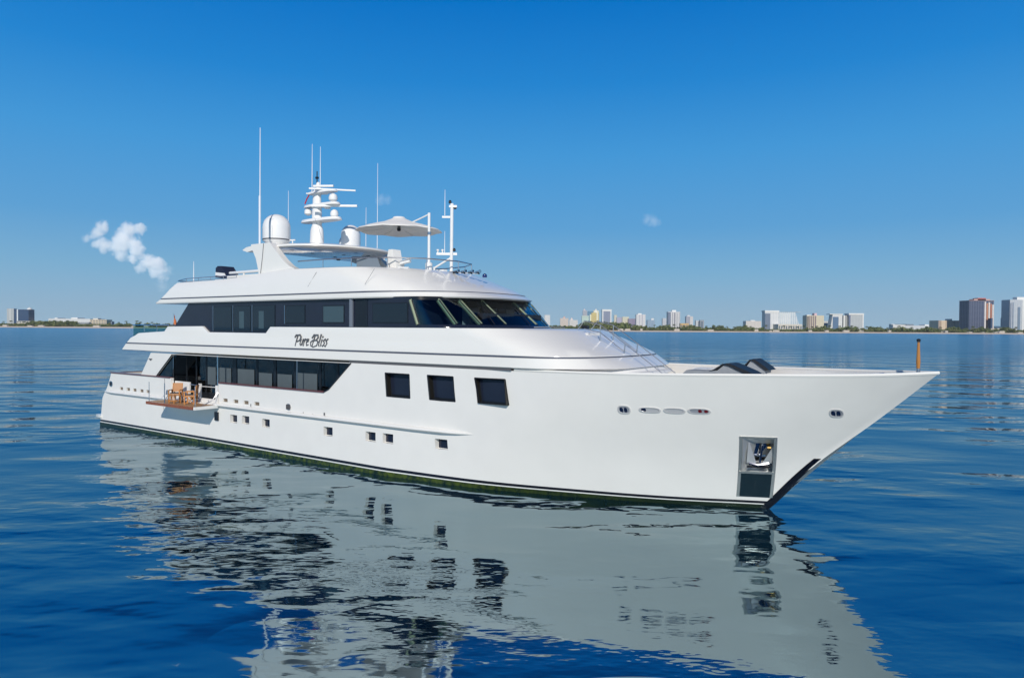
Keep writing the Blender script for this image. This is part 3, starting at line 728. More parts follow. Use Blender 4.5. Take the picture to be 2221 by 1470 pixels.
# ------------------------------------------------------------------ roof / sun deck
RX = [6.0, 8, 10, 12, 13.5, 14.5, 15.8, 17.0, 18.5, 20, 22.0]
def rr_(z, xa, x0, xf, b, n):
    return half_ring(xa, x0, xf, b, n, z, [min(max(x, xa), x0) for x in [xa] + RX[1:-1]] + [x0])
def rtop(x):
    k = [(0, 8.48), (12.5, 8.54), (16.8, 8.86), (20.5, 8.80), (23.5, 8.74), (25.5, 8.56), (26.6, 8.3), (60, 8.0)]
    for (a, za), (b, zb) in zip(k, k[1:]):
        if x <= b: return za + (zb - za) * (x - a) / (b - a)
rings = [rr_(7.36, 6.2, 22, 26.85, 4.05, 2.5), rr_(7.37, 5.85, 22, 27.15, 4.24, 2.5), rr_(7.42, 5.9, 22, 27.2, 4.27, 2.5), rr_(7.60, 6.35, 22, 26.85, 4.27, 2.5), rr_(7.61, 6.37, 22, 26.80, 4.24, 2.5),
         rr_(7.655, 6.42, 22, 26.72, 4.24, 2.5), rr_(7.67, 6.45, 22, 26.70, 4.26, 2.45), rr_(7.95, 6.92, 21.6, 26.1, 4.22, 2.35)]
for frac, xa, x0, xf, b, n in ((.35, 7.16, 21.2, 25.4, 4.17, 2.3), (.75, 7.48, 20.6, 24.6, 4.08, 2.2), (.97, 7.64, 20.2, 24.1, 4.0, 2.15), (1.0, 7.72, 19.9, 23.9, 3.9, 2.15)):
    rings.append(half_ring(xa, x0, xf, b, n, (lambda f: (lambda x: 7.95 + (rtop(x) - 7.95) * f))(frac), [min(max(x, xa), x0) for x in [xa] + RX[1:-1]] + [x0]))
roof = loft('sun_deck', rings, GEL, yacht, 20)
c1 = MB().box(8.3, 13.2, -3.6, 3.6, 8.2, 9.5).build('cutter', GEL, yacht)
c2 = MB().box(14.0, 21.0, -3.1, 3.1, 8.1, 9.5).build('cutter', GEL, yacht)
boolean(roof, [c1, c2])
stripe('pinstripe', 7.63, 6.40, 22, 26.76, 4.24, 2.5, 0.025, PIN)
# panel seams on the coaming
for x in (18.9, 22.6):
    z0, z1 = 7.95, 8.6
    MB().tube([(x, -4.222, z0), (x + .45, -4.10, z1)], 0.007, 5).build('panel_seam', GROOVE, yacht)
# arch legs
for side in (-1, 1):
    y0, y1 = sorted((side * 3.75, side * 3.4))
    MB().prism([(14.65, 8.3), (14.55, 8.9), (14.35, 9.5), (14.0, 10.05), (13.95, 10.22), (15.45, 10.22), (15.95, 9.78), (16.45, 9.35), (16.95, 9.02), (17.4, 8.86), (18.0, 8.72), (18.0, 8.4)], y0, y1).build('arch_leg', GEL, yacht)
    MB().prism([(13.2, 9.98), (13.5, 10.1), (14.1, 10.16), (14.2, 9.95), (13.6, 9.86)], y0 + .02, y1 - .02).build('arch_fin', GEL, yacht)
    MB().tube([(15.0, side * 3.77, 10.2), (14.9, side * 3.77, 9.5), (14.75, side * 3.77, 8.7)], .012, 5).build('arch_seam', GROOVE, yacht)
# hardtop
def ht(z, xa, x0, xf, b, n): return half_ring(xa, x0, xf, b, n, z)
loft('hardtop_underside', [ht(9.985, 13.35, 15.6, 18.25, 3.2, 2.1), ht(10.0, 13.3, 15.6, 18.3, 3.25, 2.1)], UNDER, yacht, 30)
rings = [ht(10.001, 13.15, 15.6, 18.5, 3.38, 2.1), ht(10.05, 13.05, 15.6, 18.58, 3.45, 2.1), ht(10.13, 13.07, 15.6, 18.56, 3.43, 2.1), ht(10.22, 13.25, 15.5, 18.2, 3.1, 2.1), ht(10.34, 13.4, 15.2, 17.3, 2.2, 2.1), ht(10.40, 13.6, 14.8, 16.4, 1.2, 2.1)]
loft('hardtop', rings, GEL, yacht, 40)
for x, y in ((14.2, -2.2), (15.4, -2.4), (16.6, -1.6), (17.2, 0.2), (15.8, 0.6), (14.4, 1.2), (16.6, 1.6), (13.3, 2.4), (15.0, -.8)):
    MB().lathe([(.11, 9.975), (.11, 9.99)], (x, y, 0), 14).build('downlight', FRAME, yacht)
# flybridge wind screen and rails
m = MB()
rp = [(16.9, -3.2, 9.28), (18.8, -3.28, 9.27), (20.7, -3.26, 9.24), (22.4, -2.7, 9.22), (23.7, -1.6, 9.2), (24.2, 0, 9.18), (23.7, 1.6, 9.2), (22.4, 2.7, 9.22), (20.7, 3.26, 9.24), (18.8, 3.28, 9.27), (16.5, 3.28, 9.28)]
m.tube(rp, .028, 8)
for x, y, z in rp[1:-1]: m.tube([(x, y, 8.7), (x, y, z)], .02, 6)
m.build('flybridge_rail', STEELB, yacht)
g = mat('grey_screen', (0.20, 0.23, 0.26), 0.25, coat=.5)
MB().prism([(20.75, 8.75), (22.3, 8.7), (22.05, 9.2), (20.75, 9.22)], -3.0, -2.97).build('side_screen', g, yacht)
m = MB()
for i in range(5): m.tube([(8.2 + 1.15 * i, -3.8, 8.4), (8.2 + 1.15 * i, -3.8, 8.72)], .016, 6)
m.tube([(6.9, -3.55, 8.66), (8.2, -3.8, 8.72), (12.8, -3.8, 8.74)], .02, 6); m.tube([(6.9, 3.55, 8.66), (8.2, 3.45, 8.72), (12.8, 3.4, 8.74)], .02, 6); m.tube([(6.9, -3.55, 8.66), (6.9, 3.55, 8.66)], .02, 6)
m.tube([(7.4, -3.7, 8.56), (12.8, -3.8, 8.62)], .014, 6)
m.build('aft_rail', STEELB, yacht)
m = MB(); m.tube([(10.4, -2.6, 9.02), (14.3, -2.9, 9.0)], .075, 10); m.tube([(11.8, -2.7, 8.3), (11.8, -2.7, 9.0)], .05, 8); m.build('tender_davit', WHITE, yacht)
MB().box(11.2, 14.4, -3.3, -2.3, 8.2, 8.8).build('deck_locker', GEL, yacht)

# radomes, mast, antennas
def dome(cx, cy, z, r, h, name='radome'):
    prof = [(r * .55, 0), (r * .62, .12), (r * .98, .30 * r + .1), (r, .36 * r + .12), (r, h - r * .98)]
    for k in range(1, 9):
        a = math.pi / 2 * k / 8; prof.append((r * math.cos(a), h - r * .98 + r * .98 * math.sin(a)))
    o_ = MB().lathe(prof, (cx, cy, z), 28).build(name, WHITE, yacht, 50)
    s = MB(); s.lathe([(r * 1.012, .36 * r + .10), (r * 1.02, .36 * r + .13), (r * 1.012, .36 * r + .16)], (cx, cy, z), 28)
    s.build('radome_seam', GROOVE if r > .6 else WHITE, o_)
    return o_
d1 = dome(13.4, -1.85, 10.30, .70, 1.72)
m = MB()
for k in range(5):
    a = 2 * math.pi * (k + .25) / 5
    m.tube([(13.4 + .708 * math.cos(a), -1.85 + .708 * math.sin(a), 10.75), (13.4 + .708 * math.cos(a), -1.85 + .708 * math.sin(a), 11.3), (13.4 + .60 * math.cos(a), -1.85 + .60 * math.sin(a), 11.72)], .006, 4)
m.build('radome_rib', mat('warm_grey_seam', (.5, .49, .46), .6), d1)
dome(14.95, 1.85, 10.30, .53, 1.50)
dome(14.05, 2.4, 10.15, .47, 1.25)
mast = MB().lathe([(.75, 10.28), (.52, 10.42), (.44, 10.5), (.40, 11.3), (.36, 11.45), (.30, 11.6), (.30, 12.3), (.27, 12.6), (.25, 13.35), (.20, 13.5)], (14.35, 0, 0), 24, 1, .75).build('mast', WHITE, yacht, 40)
def platf(x0, x1, z, wy, t=.1):
    pl = []
    for k in range(24):
        a = 2 * math.pi * k / 24; c, s = math.cos(a), math.sin(a)
        pl.append(((x0 + x1) / 2 + (x1 - x0) / 2 * math.copysign(abs(c) ** .7, c), wy * math.copysign(abs(s) ** .7, s)))
    n = 24; vs = [(x, y, z) for x, y in pl] + [(14.35 + (x - 14.35) * .96, y * .9, z + t) for x, y in pl]
    return mesh('mast_platform', vs, [tuple(range(n))[::-1], tuple(n + i for i in range(n))] + [(i, (i + 1) % n, n + (i + 1) % n, n + i) for i in range(n)], WHITE, mast)
platf(13.2, 16.2, 11.78, .42, .14); platf(13.4, 16.1, 12.58, .36, .12); platf(13.7, 15.9, 13.28, .3, .1)
for x, z, r in ((15.75, 12.0, .22), (15.65, 12.85, .24)): MB().lathe([(r * .5, -.14), (r * .9, -.06), (r, .05), (r * .8, .2), (r * .3, .28), (.01, .29)], (x, 0, z + .04), 18).build('mast_dome', WHITE, mast)
MB().lathe([(.08, -.18), (.2, -.1), (.2, .1), (.08, .18)], (13.75, -.1, 12.35), 14).build('mast_dome', WHITE, mast)
def bar(c, ang, L, w, h, tilt=0):
    d = Vector((math.cos(ang), math.sin(ang), tilt)).normalized(); s = Vector((-d.y, d.x, 0)).normalized(); u = Vector((0, 0, 1)); c = Vector(c)
    vs = [c + d * a * L / 2 + s * b * w / 2 + u * e * h / 2 for a in (-1, 1) for b in (-1, 1) for e in (-1, 1)]
    return MB().add(vs, [(0, 1, 3, 2), (4, 6, 7, 5), (0, 4, 5, 1), (2, 3, 7, 6), (0, 2, 6, 4), (1, 5, 7, 3)])
bar((15.75, 0, 12.52), RAD(35), 2.4, .12, .11).build('radar_scanner', WHITE, mast)
MB().lathe([(.16, 12.42), (.16, 12.5)], (15.2, 0, 0), 12).build('radar_gearbox', WHITE, mast)
bar((15.35, .2, 13.45), RAD(48), 2.4, .08, .08, -.0).build('radar_scanner', WHITE, mast)
bar((15.0, -.1, 13.62), RAD(30), 1.1, .14, .10).build('radar_scanner', WHITE, mast)
m = MB(); m.tube([(13.9, -.35, 13.3), (14.8, .35, 13.3)], .04, 6); m.lathe([(.12, 13.5), (.12, 13.8), (.06, 13.9)], (14.45, 0, 0), 12); m.build('mast_head', WHITE, mast)
m = MB(); m.tube([(14.35, 0, 13.8), (14.35, 0, 14.5)], .03, 6); m.box(14.28, 14.42, -.06, .06, 14.1, 14.2); m.build('signal_lamp', BLACK, mast)
def whip(x, y, z0, z1, r=.02, lower=None):
    m = MB(); zs = [z0, z0 + (z1 - z0) * .45, z1]
    lean = (z1 - z0) * 0.004
    m.tube([(x, y, z0), (x + lean * .5, y, zs[1]), (x + lean, y, z1)], [r * 1.25, r * 1.1, r * .6], 6)
    o_ = m.build('whip_antenna', WHIP, yacht)
    if lower: MB().tube([(x, y, z0), (x, y, lower)], r * 1.8, 6).build('antenna_base', WHIP, o_)
    return o_
whip(14.45, -3.6, 8.75, 15.95, .030, 12.6); whip(13.1, -.9, 10.3, 13.45, .016)
whip(14.0, -.05, 13.4, 16.0, .020); whip(14.55, .05, 13.4, 15.8, .020); whip(13.95, 0, 13.4, 14.6, .03)
whip(15.62, 3.2, 9.2, 15.4, .018); whip(14.7, 3.2, 10.2, 13.0, .018)
whip(7.7, -3.1, 8.5, 9.75, .022)
MB().tube([(13.7, 0, 13.3), (13.5, 0, 13.1), (13.35, 0, 12.85)], .035, 6).build('pennant_roll', REDM, mast)
MB().tube([(14.9, -.6, 11.9), (15.9, -.9, 10.6)], .006, 4).build('halyard', GROOVE, mast)
m = MB(); m.tube([(15.3, -2.3, 10.2), (15.3, -2.3, 10.5)], .03, 6); m.tube([(15.15, -2.35, 10.5), (15.45, -2.25, 10.5)], .04, 6); m.build('wind_sensor', WHITE, yacht)
# forward light mast on the sun deck
m = MB(); m.tube([(23.78, 0, 8.6), (23.80, 0, 11.85)], .075, 10); fm = m.build('light_mast', WHITE, yacht)
bar((23.55, -.05, 9.55), RAD(35), .95, .10, .11).build('crossbar', WHITE, fm)
bar((23.55, -.05, 11.25), RAD(35), .45, .07, .09).build('crossbar', WHITE, fm)
bar((23.85, .02, 11.72), RAD(35), .36, .12, .10).build('crossbar', WHITE, fm)
m = MB(); m.tube([(23.05, -.35, 8.9), (23.78, 0, 9.38)], .045, 8); m.tube([(23.05, -.35, 8.6), (23.05, -.35, 8.95)], .05, 8); m.build('brace', WHITE, fm)
for x, y, z in ((23.72, -.04, 11.86), (23.92, .08, 11.60), (23.88, .08, 9.66)): MB().lathe([(.05, 0), (.075, .04), (.06, .12), (.03, .15)], (x, y, z), 12).build('navigation_lamp', BLACK, fm)
for x, y in ((23.2, -.28), (23.38, -.16)): MB().lathe([(.03, 0), (.03, .06), (.06, .1), (.06, .16)], (x, y, 9.6), 10).build('floodlight', WHITE, fm)
whip(23.5, -.15, 9.6, 10.6, .014); whip(23.5, -.15, 11.3, 12.5, .015)
# chrome air horns on the brow
hn = None
m = MB(); m.tube([(24.1, -.3, 8.68), (25.2, .25, 8.60)], .03, 6); m.box(24.0, 24.25, -.45, -.2, 8.55, 8.7); hn = m.build('air_horn', CHROME, yacht)
for k in range(4):
    c = Vector((24.15 + .30 * k, -.25 + .14 * k, 8.72 - .012 * k)); d = Vector((.82, -.25, .0)).normalized()
    MB().tube([c, c + d * .25, c + d * .36], [.02, .035, .085], 10).build('trumpet', CHROME, hn)
    MB().tube([c - Vector((0, 0, .07)), c - Vector((0, 0, .07)) + d * .2, c - Vector((0, 0, .07)) + d * .28], [.02, .03, .065], 10).build('trumpet', BLACK, hn)
MB().lathe([(.10, 0), (.11, .08), (.09, .14), (.03, .18)], (25.45, .35, 8.42), 12).build('search_light', mat('blue_black_lens', (.01, .02, .12), .2, coat=1), hn)
MB().box(23.3, 23.75, -.5, -.25, 8.62, 8.8).build('deck_box', WHITE, yacht)

# covered helm seats under the hardtop edge
m = MB(); m.prism([(22.0, 8.5), (22.55, 8.5), (22.6, 8.95), (22.45, 9.2), (22.35, 9.62), (22.1, 9.62), (22.0, 9.2)], -2.35, -1.85); m.build('covered_seat', CANVAS, yacht)
m = MB(); m.tube([(22.6, -2.1, 9.02), (23.05, -1.95, 9.12)], .10, 10); m.tube([(22.55, -2.2, 8.78), (23.1, -2.1, 8.76)], .06, 8); m.build('search_light', WHITE, yacht)

# ladder rails and steps down the hood
for y in (-.75, .35):
    m = MB(); m.tube([(30.9, y, 6.12), (31.2, y, 6.45), (31.9, y, 6.3), (33.0, y, 5.55), (34.5, y, 4.50)], .018, 8)
    m.tube([(31.2, y, 6.15), (31.9, y, 6.0), (32.9, y, 5.3)], .018, 6); m.tube([(32.9, y, 4.95), (32.95, y, 5.58)], .02, 6); m.tube([(31.9, y, 5.6), (31.9, y, 6.3)], .02, 6); m.build('stair_rail', STEELB, yacht)
m = MB()
for k in range(7): m.box(30.9 + .38 * k, 31.32 + .38 * k, -.7, .3, 4.3, 5.98 - .22 * k)
m.build('foredeck_stairs', GEL2, yacht)
m = MB(); m.tube([(29.6, -1.9, 6.19), (30.1, -1.6, 6.2), (30.4, -.9, 6.19)], .02, 6); m.build('hand_rail', STEELB, yacht)
for x, y in ((30.0, 1.2), (30.2, .8)): MB().box(x, x + .25, y, y + .2, 6.12, 6.28).build('deck_fitting', BLACK, yacht)
# small fittings
m = MB(); m.tube([(41.4, -.95, 4.80), (41.62, -.85, 4.84)], .04, 6); m.build('bow_chock', mat('blue_fairlead', (.03, .08, .25), .3), yacht)
MB().lathe([(.035, 4.5), (.05, 4.56), (.03, 4.62)], (33.4, -3.2, -.06), 8).build('deck_lamp', STEELB, yacht)

# low bulwark and gate posts in the balcony opening
m = MB(); m.box(7.3, 8.75, -3.96, -3.88, 2.15, 3.12); m.build('gate_panel', GEL2, yacht)
m = MB(); m.box(10.0, 10.12, -4.18, -4.06, 2.1, 3.12); m.box(10.12, 11.55, -4.18, -4.10, 2.1, 2.38); m.box(11.55, 11.75, -4.18, -4.06, 2.1, 3.1); m.tube([(10.1, -4.12, 2.98), (11.6, -4.12, 3.0)], .02, 6); m.build('gate', GEL2, yacht)
m = MB(); m.tube([(8.75, -3.92, 3.0), (10.0, -4.1, 3.0)], .02, 6); m.tube([(8.75, -3.92, 2.7), (10.0, -4.1, 2.7)], .012, 6); m.build('gate_line', STEELB, yacht)
# drop-down balcony
bal = MB().box(7.25, 11.80, -5.46, -4.21, 2.02, 2.115).build('balcony', TEAK, yacht)
MB().box(7.22, 11.72, -5.52, -5.46, 1.97, 2.12).build('balcony_edge', TEAKE, bal)
m = MB(); m.box(11.80, 11.90, -5.52, -4.22, 1.97, 2.118); m.box(7.25, 11.80, -5.455, -4.21, 1.96, 2.019); m.box(7.15, 7.245, -5.52, -4.22, 1.97, 2.118); m.build('balcony_frame', GEL2, bal)
seams = MB()
for k in range(1, 9): seams.box(7.26, 11.79, -5.46 + .137 * k, -5.452 + .137 * k, 2.1152, 2.1172)
seams.build('deck_caulking', mat('black_caulk', (.03, .025, .02), .7), bal)
for x, r in ((7.35, .02), (8.9, .022), (11.75, .022)):
    MB().tube([(x, -5.4, 2.11), (x, -5.4, 3.15)], r, 8).build('stanchion', STEEL, bal)
m = MB(); m.tube([(7.2, -4.3, 2.3), (7.35, -4.5, 2.14)], .03, 6); m.tube([(7.05, -4.25, 2.62), (7.05, -4.3, 2.36)], .05, 8); m.build('fold_ram', STEELB, bal)
m = MB(); m.tube([(11.7, -5.0, 2.13), (11.75, -4.5, 2.35), (11.85, -4.22, 2.75)], .022, 6); m.build('fold_ram', STEELB, bal)
m = MB(); m.box(11.55, 11.85, -4.24, -4.18, 1.32, 1.75); m.build('balcony_hinge_recess', FRAME, yacht)
hull_patch('door_seam', [(6.62, 2.2), (6.66, 2.2), (6.66, 3.22), (6.62, 3.22)], GROOVE, yacht, 0.004)

# ------------------------------------------------------------------ things standing on the yacht
def chair(name, label, x, y, rz, s=1.0):
    t = thing(name, label, 'chair', yw(x, y, 2.117), rz - YAW, 'teak chairs on the balcony')
    fr = MB()
    for sy in (-1, 1):
        leg = MB(); leg.box(-.26, -.21, sy * .27 - .025, sy * .27 + .025, 0, .62); leg.build('leg', CHAIR, t)
        leg = MB(); leg.box(.21, .26, sy * .27 - .025, sy * .27 + .025, 0, .62); leg.build('leg', CHAIR, t)
        MB().box(-.30, .30, sy * .27 - .035, sy * .27 + .035, .621, .655).build('armrest', CHAIR, t)
        fr.tube([(-.2, sy * .24, .02), (.2, sy * .24, .42)], .018, 6); fr.tube([(.2, sy * .24, .02), (-.2, sy * .24, .42)], .018, 6)
        fr.tube([(-.24, sy * .24, .40), (-.34, sy * .24, .98)], .022, 6)
    fr.box(-.25, .25, -.245, -.215, .38, .42); fr.box(-.25, .25, .215, .245, .38, .42)
    fr.build('frame', CHAIR, t)
    MB().box(-.23, .24, -.23, .23, .42, .46).build('seat', SLING, t)
    MB().box(-.20, .22, -.22, .22, .461, .50).build('seat_cushion', CUSH, t)
    vs = []
    for k in range(5):
        q = k / 4; xx = -.25 - .09 * q; z = .52 + .46 * q
        for j in range(5):
            yy = -.23 + .46 * j / 4; vs.append((xx - .03 * (1 - (j / 2 - 1) ** 2), yy, z))
    fs = [(k * 5 + j, k * 5 + j + 1, (k + 1) * 5 + j + 1, (k + 1) * 5 + j) for k in range(4) for j in range(4)]
    vs2 = vs + [(a - .018, b, c) for a, b, c in vs]
    fs2 = fs + [tuple(i + 25 for i in reversed(f)) for f in fs]
    mesh('backrest', vs2, fs2, SLING, t)
    return t
chair('teak_chair', 'teak armchair with tan sling back facing the sea, farther left on the balcony', 8.75, -4.72, RAD(-48))
chair('teak_chair', 'teak armchair turned sideways with black cushion, nearer the balcony post', 10.25, -4.75, RAD(-135))
t = thing('teak_stool', 'small square teak side table between the two balcony armchairs', 'table', yw(9.35, -5.1, 2.117), -YAW + RAD(8))
for a in (-1, 1):
    for b in (-1, 1): MB().box(a * .19 - .02, a * .19 + .02, b * .19 - .02, b * .19 + .02, 0, .40).build('leg', CHAIR, t)
MB().box(-.23, .23, -.23, .23, .401, .43).build('table_top', CHAIR, t)
m = MB(); m.box(-.2, .2, -.2, -.18, .12, .15); m.box(-.2, .2, .18, .2, .12, .15); m.box(-.2, .2, -.01, .01, .12, .15); m.build('stretcher', CHAIR, t)

# cantilever parasol on the sun deck
t = thing('parasol', 'off-white cantilever parasol with white side post on the sun deck', 'parasol', yw(23.3, -1.0, 8.55), -YAW)
MB().lathe([(.16, 0), (.16, .5), (.09, .55)], (0, 0, 0), 12).build('base', WHITE, t)
MB().tube([(0, 0, .4), (.0, 0, 2.78)], .062, 10).build('pole', WHITE, t)
MB().tube([(0, 0, 2.72), (-1.55, .1, 2.35)], .035, 8).build('arm', WHITE, t)
MB().tube([(0, 0, 1.8), (0, 0, 1.92)], .085, 10).build('slider', STEELB, t)
c = Vector((-2.0, .12, 0)); n = 32; vs = []; prof = [(0.02, 2.80), (.25, 2.78), (.32, 2.70), (.75, 2.52), (1.3, 2.38), (1.75, 2.26), (2.02, 2.18), (2.04, 2.14), (1.75, 2.20), (1.2, 2.22), (.6, 2.3), (.02, 2.36)]
for r, z in prof:
    for k in range(n):
        a = 2 * math.pi * k / n; sc = 1 - .045 * abs(math.sin(4 * a)) ** .8 if r > 1 else 1
        dz = -.05 * abs(math.sin(4 * a)) * (r / 2) if r > .5 else 0
        vs.append(c + Vector((r * sc * math.cos(a), r * sc * math.sin(a), z + dz * -1 * 0 - (.04 if r > 1.9 else 0) * abs(math.cos(4 * a)))))
L = len(prof); fs = [(i * n + k, i * n + (k + 1) % n, (i + 1) * n + (k + 1) % n, (i + 1) * n + k) for i in range(L - 1) for k in range(n)]
fs += [tuple(range(n))[::-1], tuple((L - 1) * n + k for k in range(n))]
mesh('canopy', vs, fs, CANVAS, t, 25)
for k in range(8):
    a = 2 * math.pi * (k + .5) / 8; d = Vector((math.cos(a), math.sin(a), 0))
    MB().tube([c + Vector((0, 0, 2.30)), c + d * 1.85 + Vector((0, 0, 2.14))], .014, 5).build('rib', CANVAS, t)
MB().lathe([(.06, 2.12), (.09, 2.18), (.09, 2.34), (.03, 2.36)], c, 12).build('hub', BLACK, t)

# sun loungers with raised backs under covers on the foredeck
def lounger(label, x, y, rz, zz_=4.0):
    t = thing('sun_lounger', label, 'sun lounger', yw(x, y, zz_), rz - YAW, 'covered sun loungers on the foredeck')
    MB().prism([(-1.0, .42), (-.85, .62), (-.2, .60), (.35, .66), (.62, .98), (.78, 1.0), (1.30, .64), (1.45, .50), (1.45, .35), (-1.0, .35)], -.42, .42).build('cushion_cover', COVER, t)
    MB().prism([(.60, 1.0), (.74, 1.08), (.86, 1.06), (1.55, .66), (1.72, .52), (1.50, .50), (1.28, .62), (.80, .93), (.70, .96)], -.47, .47).build('backrest', BLACKC, t)
    MB().prism([(.05, .62), (.30, .68), (.62, 1.02), (.56, 1.05), (.22, .72)], -.45, .45).build('back_edge', BLACKC, t)
    for xx in (-.8, 1.2):
        for yy in (-.36, .36): MB().box(xx - .03, xx + .03, yy - .03, yy + .03, -.06 / .6, .35).build('leg', STEELB, t)
    return t
l_ = lounger('grey covered sun lounger with black raised back beside the starboard bulwark', 36.55, -1.5, RAD(0), 4.40); l_.scale = (.88, 1, .60)
l_ = lounger('grey covered sun lounger farther across the foredeck with its black raised back highest', 36.75, 1.4, RAD(0), 4.34); l_.scale = (.60, 1, .70)
MB().box(35.5, 38.0, -2.0, 1.9, 3.98, 4.335).build('foredeck_sun_platform', GEL2, yacht)

# jackstaff at the bow
t = thing('jackstaff', 'varnished wooden jackstaff with black cap on the bow tip', 'flagstaff', yw(42.45, 0, 4.86), 0)
MB().lathe([(.06, 0), (.06, .14)], (0, 0, 0), 12).build('socket', STEELB, t)
MB().lathe([(.05, .141), (.062, .35), (.05, .6), (.034, .95)], (0, 0, 0), 12).build('staff', mat('varnished_wood', (.45, .19, .04), .25, coat=.7), t)
MB().lathe([(.05, .951), (.052, .98), (.055, 1.0), (.06, 1.03), (.02, 1.05)], (0, 0, 0), 12).build('cap', BLACK, t)
# ensign aft
t = thing('ensign_flag', 'small drooping orange and dark flag on a slanted staff at the stern', 'flag', yw(2.55, -1.2, 5.35), -YAW)
MB().tube([(0, 0, 0), (-.35, 0, 1.55)], .018, 6).build('staff', STEELB, t)
vs = []; 
for k in range(9):
    q = k / 8
    for j in range(5): p = j / 4; vs.append((-.33 + .30 * p * (0.5 + q) + .02 * math.sin(7 * q + p * 5), .05 * math.sin(9 * p + 4 * q), 1.48 - .55 * q - .30 * p))
fs = [(k * 5 + j, k * 5 + j + 1, (k + 1) * 5 + j + 1, (k + 1) * 5 + j) for k in range(8) for j in range(4)]
vs2 = vs + [(a, b + .012, c_) for a, b, c_ in vs]
mesh('cloth', vs2, fs + [tuple(i + 45 for i in reversed(f)) for f in fs], ORANGE, t, 60)
# covered jet ski on the aft sun deck
t = thing('covered_jet_ski', 'navy and white covered jet ski on the aft sun deck', 'jet ski', yw(9.75, -2.3, 8.21), -YAW); t.scale = (.62, .9, 1.45)
MB().prism([(-1.0, .42), (-.95, .78), (-.65, .85), (-.1, .84), (.55, .55), (.85, .38), (.8, .34)], -.42, .42).build('cover', DNAVY, t)
MB().prism([(-.98, .50), (-.96, .62), (.42, .56), (.66, .44)], -.435, .435).build('cover_stripe', WHITE, t)
m = MB(); m.prism([(-1.05, .10), (-1.1, .34), (1.05, .34), (1.3, .22), (.9, .10)], -.4, .4); m.build('hull', WHITE, t)
m = MB(); m.box(-.8, -.6, -.45, .45, 0, .10); m.box(.5, .7, -.45, .45, 0, .10); m.build('chock', BLACK, t)
# table on the fly deck seen through the rail
t = thing('sun_pad', 'tan and white sun pad on the fly deck behind the coaming', 'sun pad', yw(17.6, -1.6, 8.11), -YAW)
MB().box(-.9, .9, -.5, .5, 0, .62).build('pad_base', CHAIR, t); MB().box(-.8, .2, -.4, .4, .621, .72).build('cushion', WHITE, t)

# ------------------------------------------------------------------ coast: buildings
def facade(name, wall, glass, floor=3.4, bay=4.5, hfrac=.5, vfrac=.75, rough=.6):
    m = bpy.data.materials.new(name); m.use_nodes = True; t = m.node_tree; b = t.nodes['Principled BSDF']
    tc = t.nodes.new('ShaderNodeTexCoord'); sp = t.nodes.new('ShaderNodeSeparateXYZ'); t.links.new(tc.outputs['Object'], sp.inputs[0])
    def band(sock, per, fr):
        d = t.nodes.new('ShaderNodeMath'); d.operation = 'DIVIDE'; d.inputs[1].default_value = per; t.links.new(sock, d.inputs[0])
        f = t.nodes.new('ShaderNodeMath'); f.operation = 'FRACT'; t.links.new(d.outputs[0], f.inputs[0])
        l = t.nodes.new('ShaderNodeMath'); l.operation = 'LESS_THAN'; l.inputs[1].default_value = fr; t.links.new(f.outputs[0], l.inputs[0]); return l.outputs[0]
    ad = t.nodes.new('ShaderNodeMath'); t.links.new(sp.outputs['X'], ad.inputs[0]); t.links.new(sp.outputs['Y'], ad.inputs[1])
    a = band(sp.outputs['Z'], floor, hfrac); c = band(ad.outputs[0], bay, vfrac)
    mu = t.nodes.new('ShaderNodeMath'); mu.operation = 'MULTIPLY'; t.links.new(a, mu.inputs[0]); t.links.new(c, mu.inputs[1])
    mx = t.nodes.new('ShaderNodeMixRGB'); t.links.new(mu.outputs[0], mx.inputs[0]); mx.inputs[1].default_value = (*wall, 1); mx.inputs[2].default_value = (*glass, 1)
    t.links.new(mx.outputs[0], b.inputs['Base Color'])
    r = t.nodes.new('ShaderNodeMapRange'); r.inputs['To Min'].default_value = rough; r.inputs['To Max'].default_value = .15; t.links.new(mu.outputs[0], r.inputs['Value']); t.links.new(r.outputs[0], b.inputs['Roughness'])
    return m
_pm = {}
def plain(c):
    k = tuple(round(x, 3) for x in c)
    if k not in _pm: _pm[k] = mat('paint_%02d' % len(_pm), c, .6, var=.04, vscale=.1)
    return _pm[k]
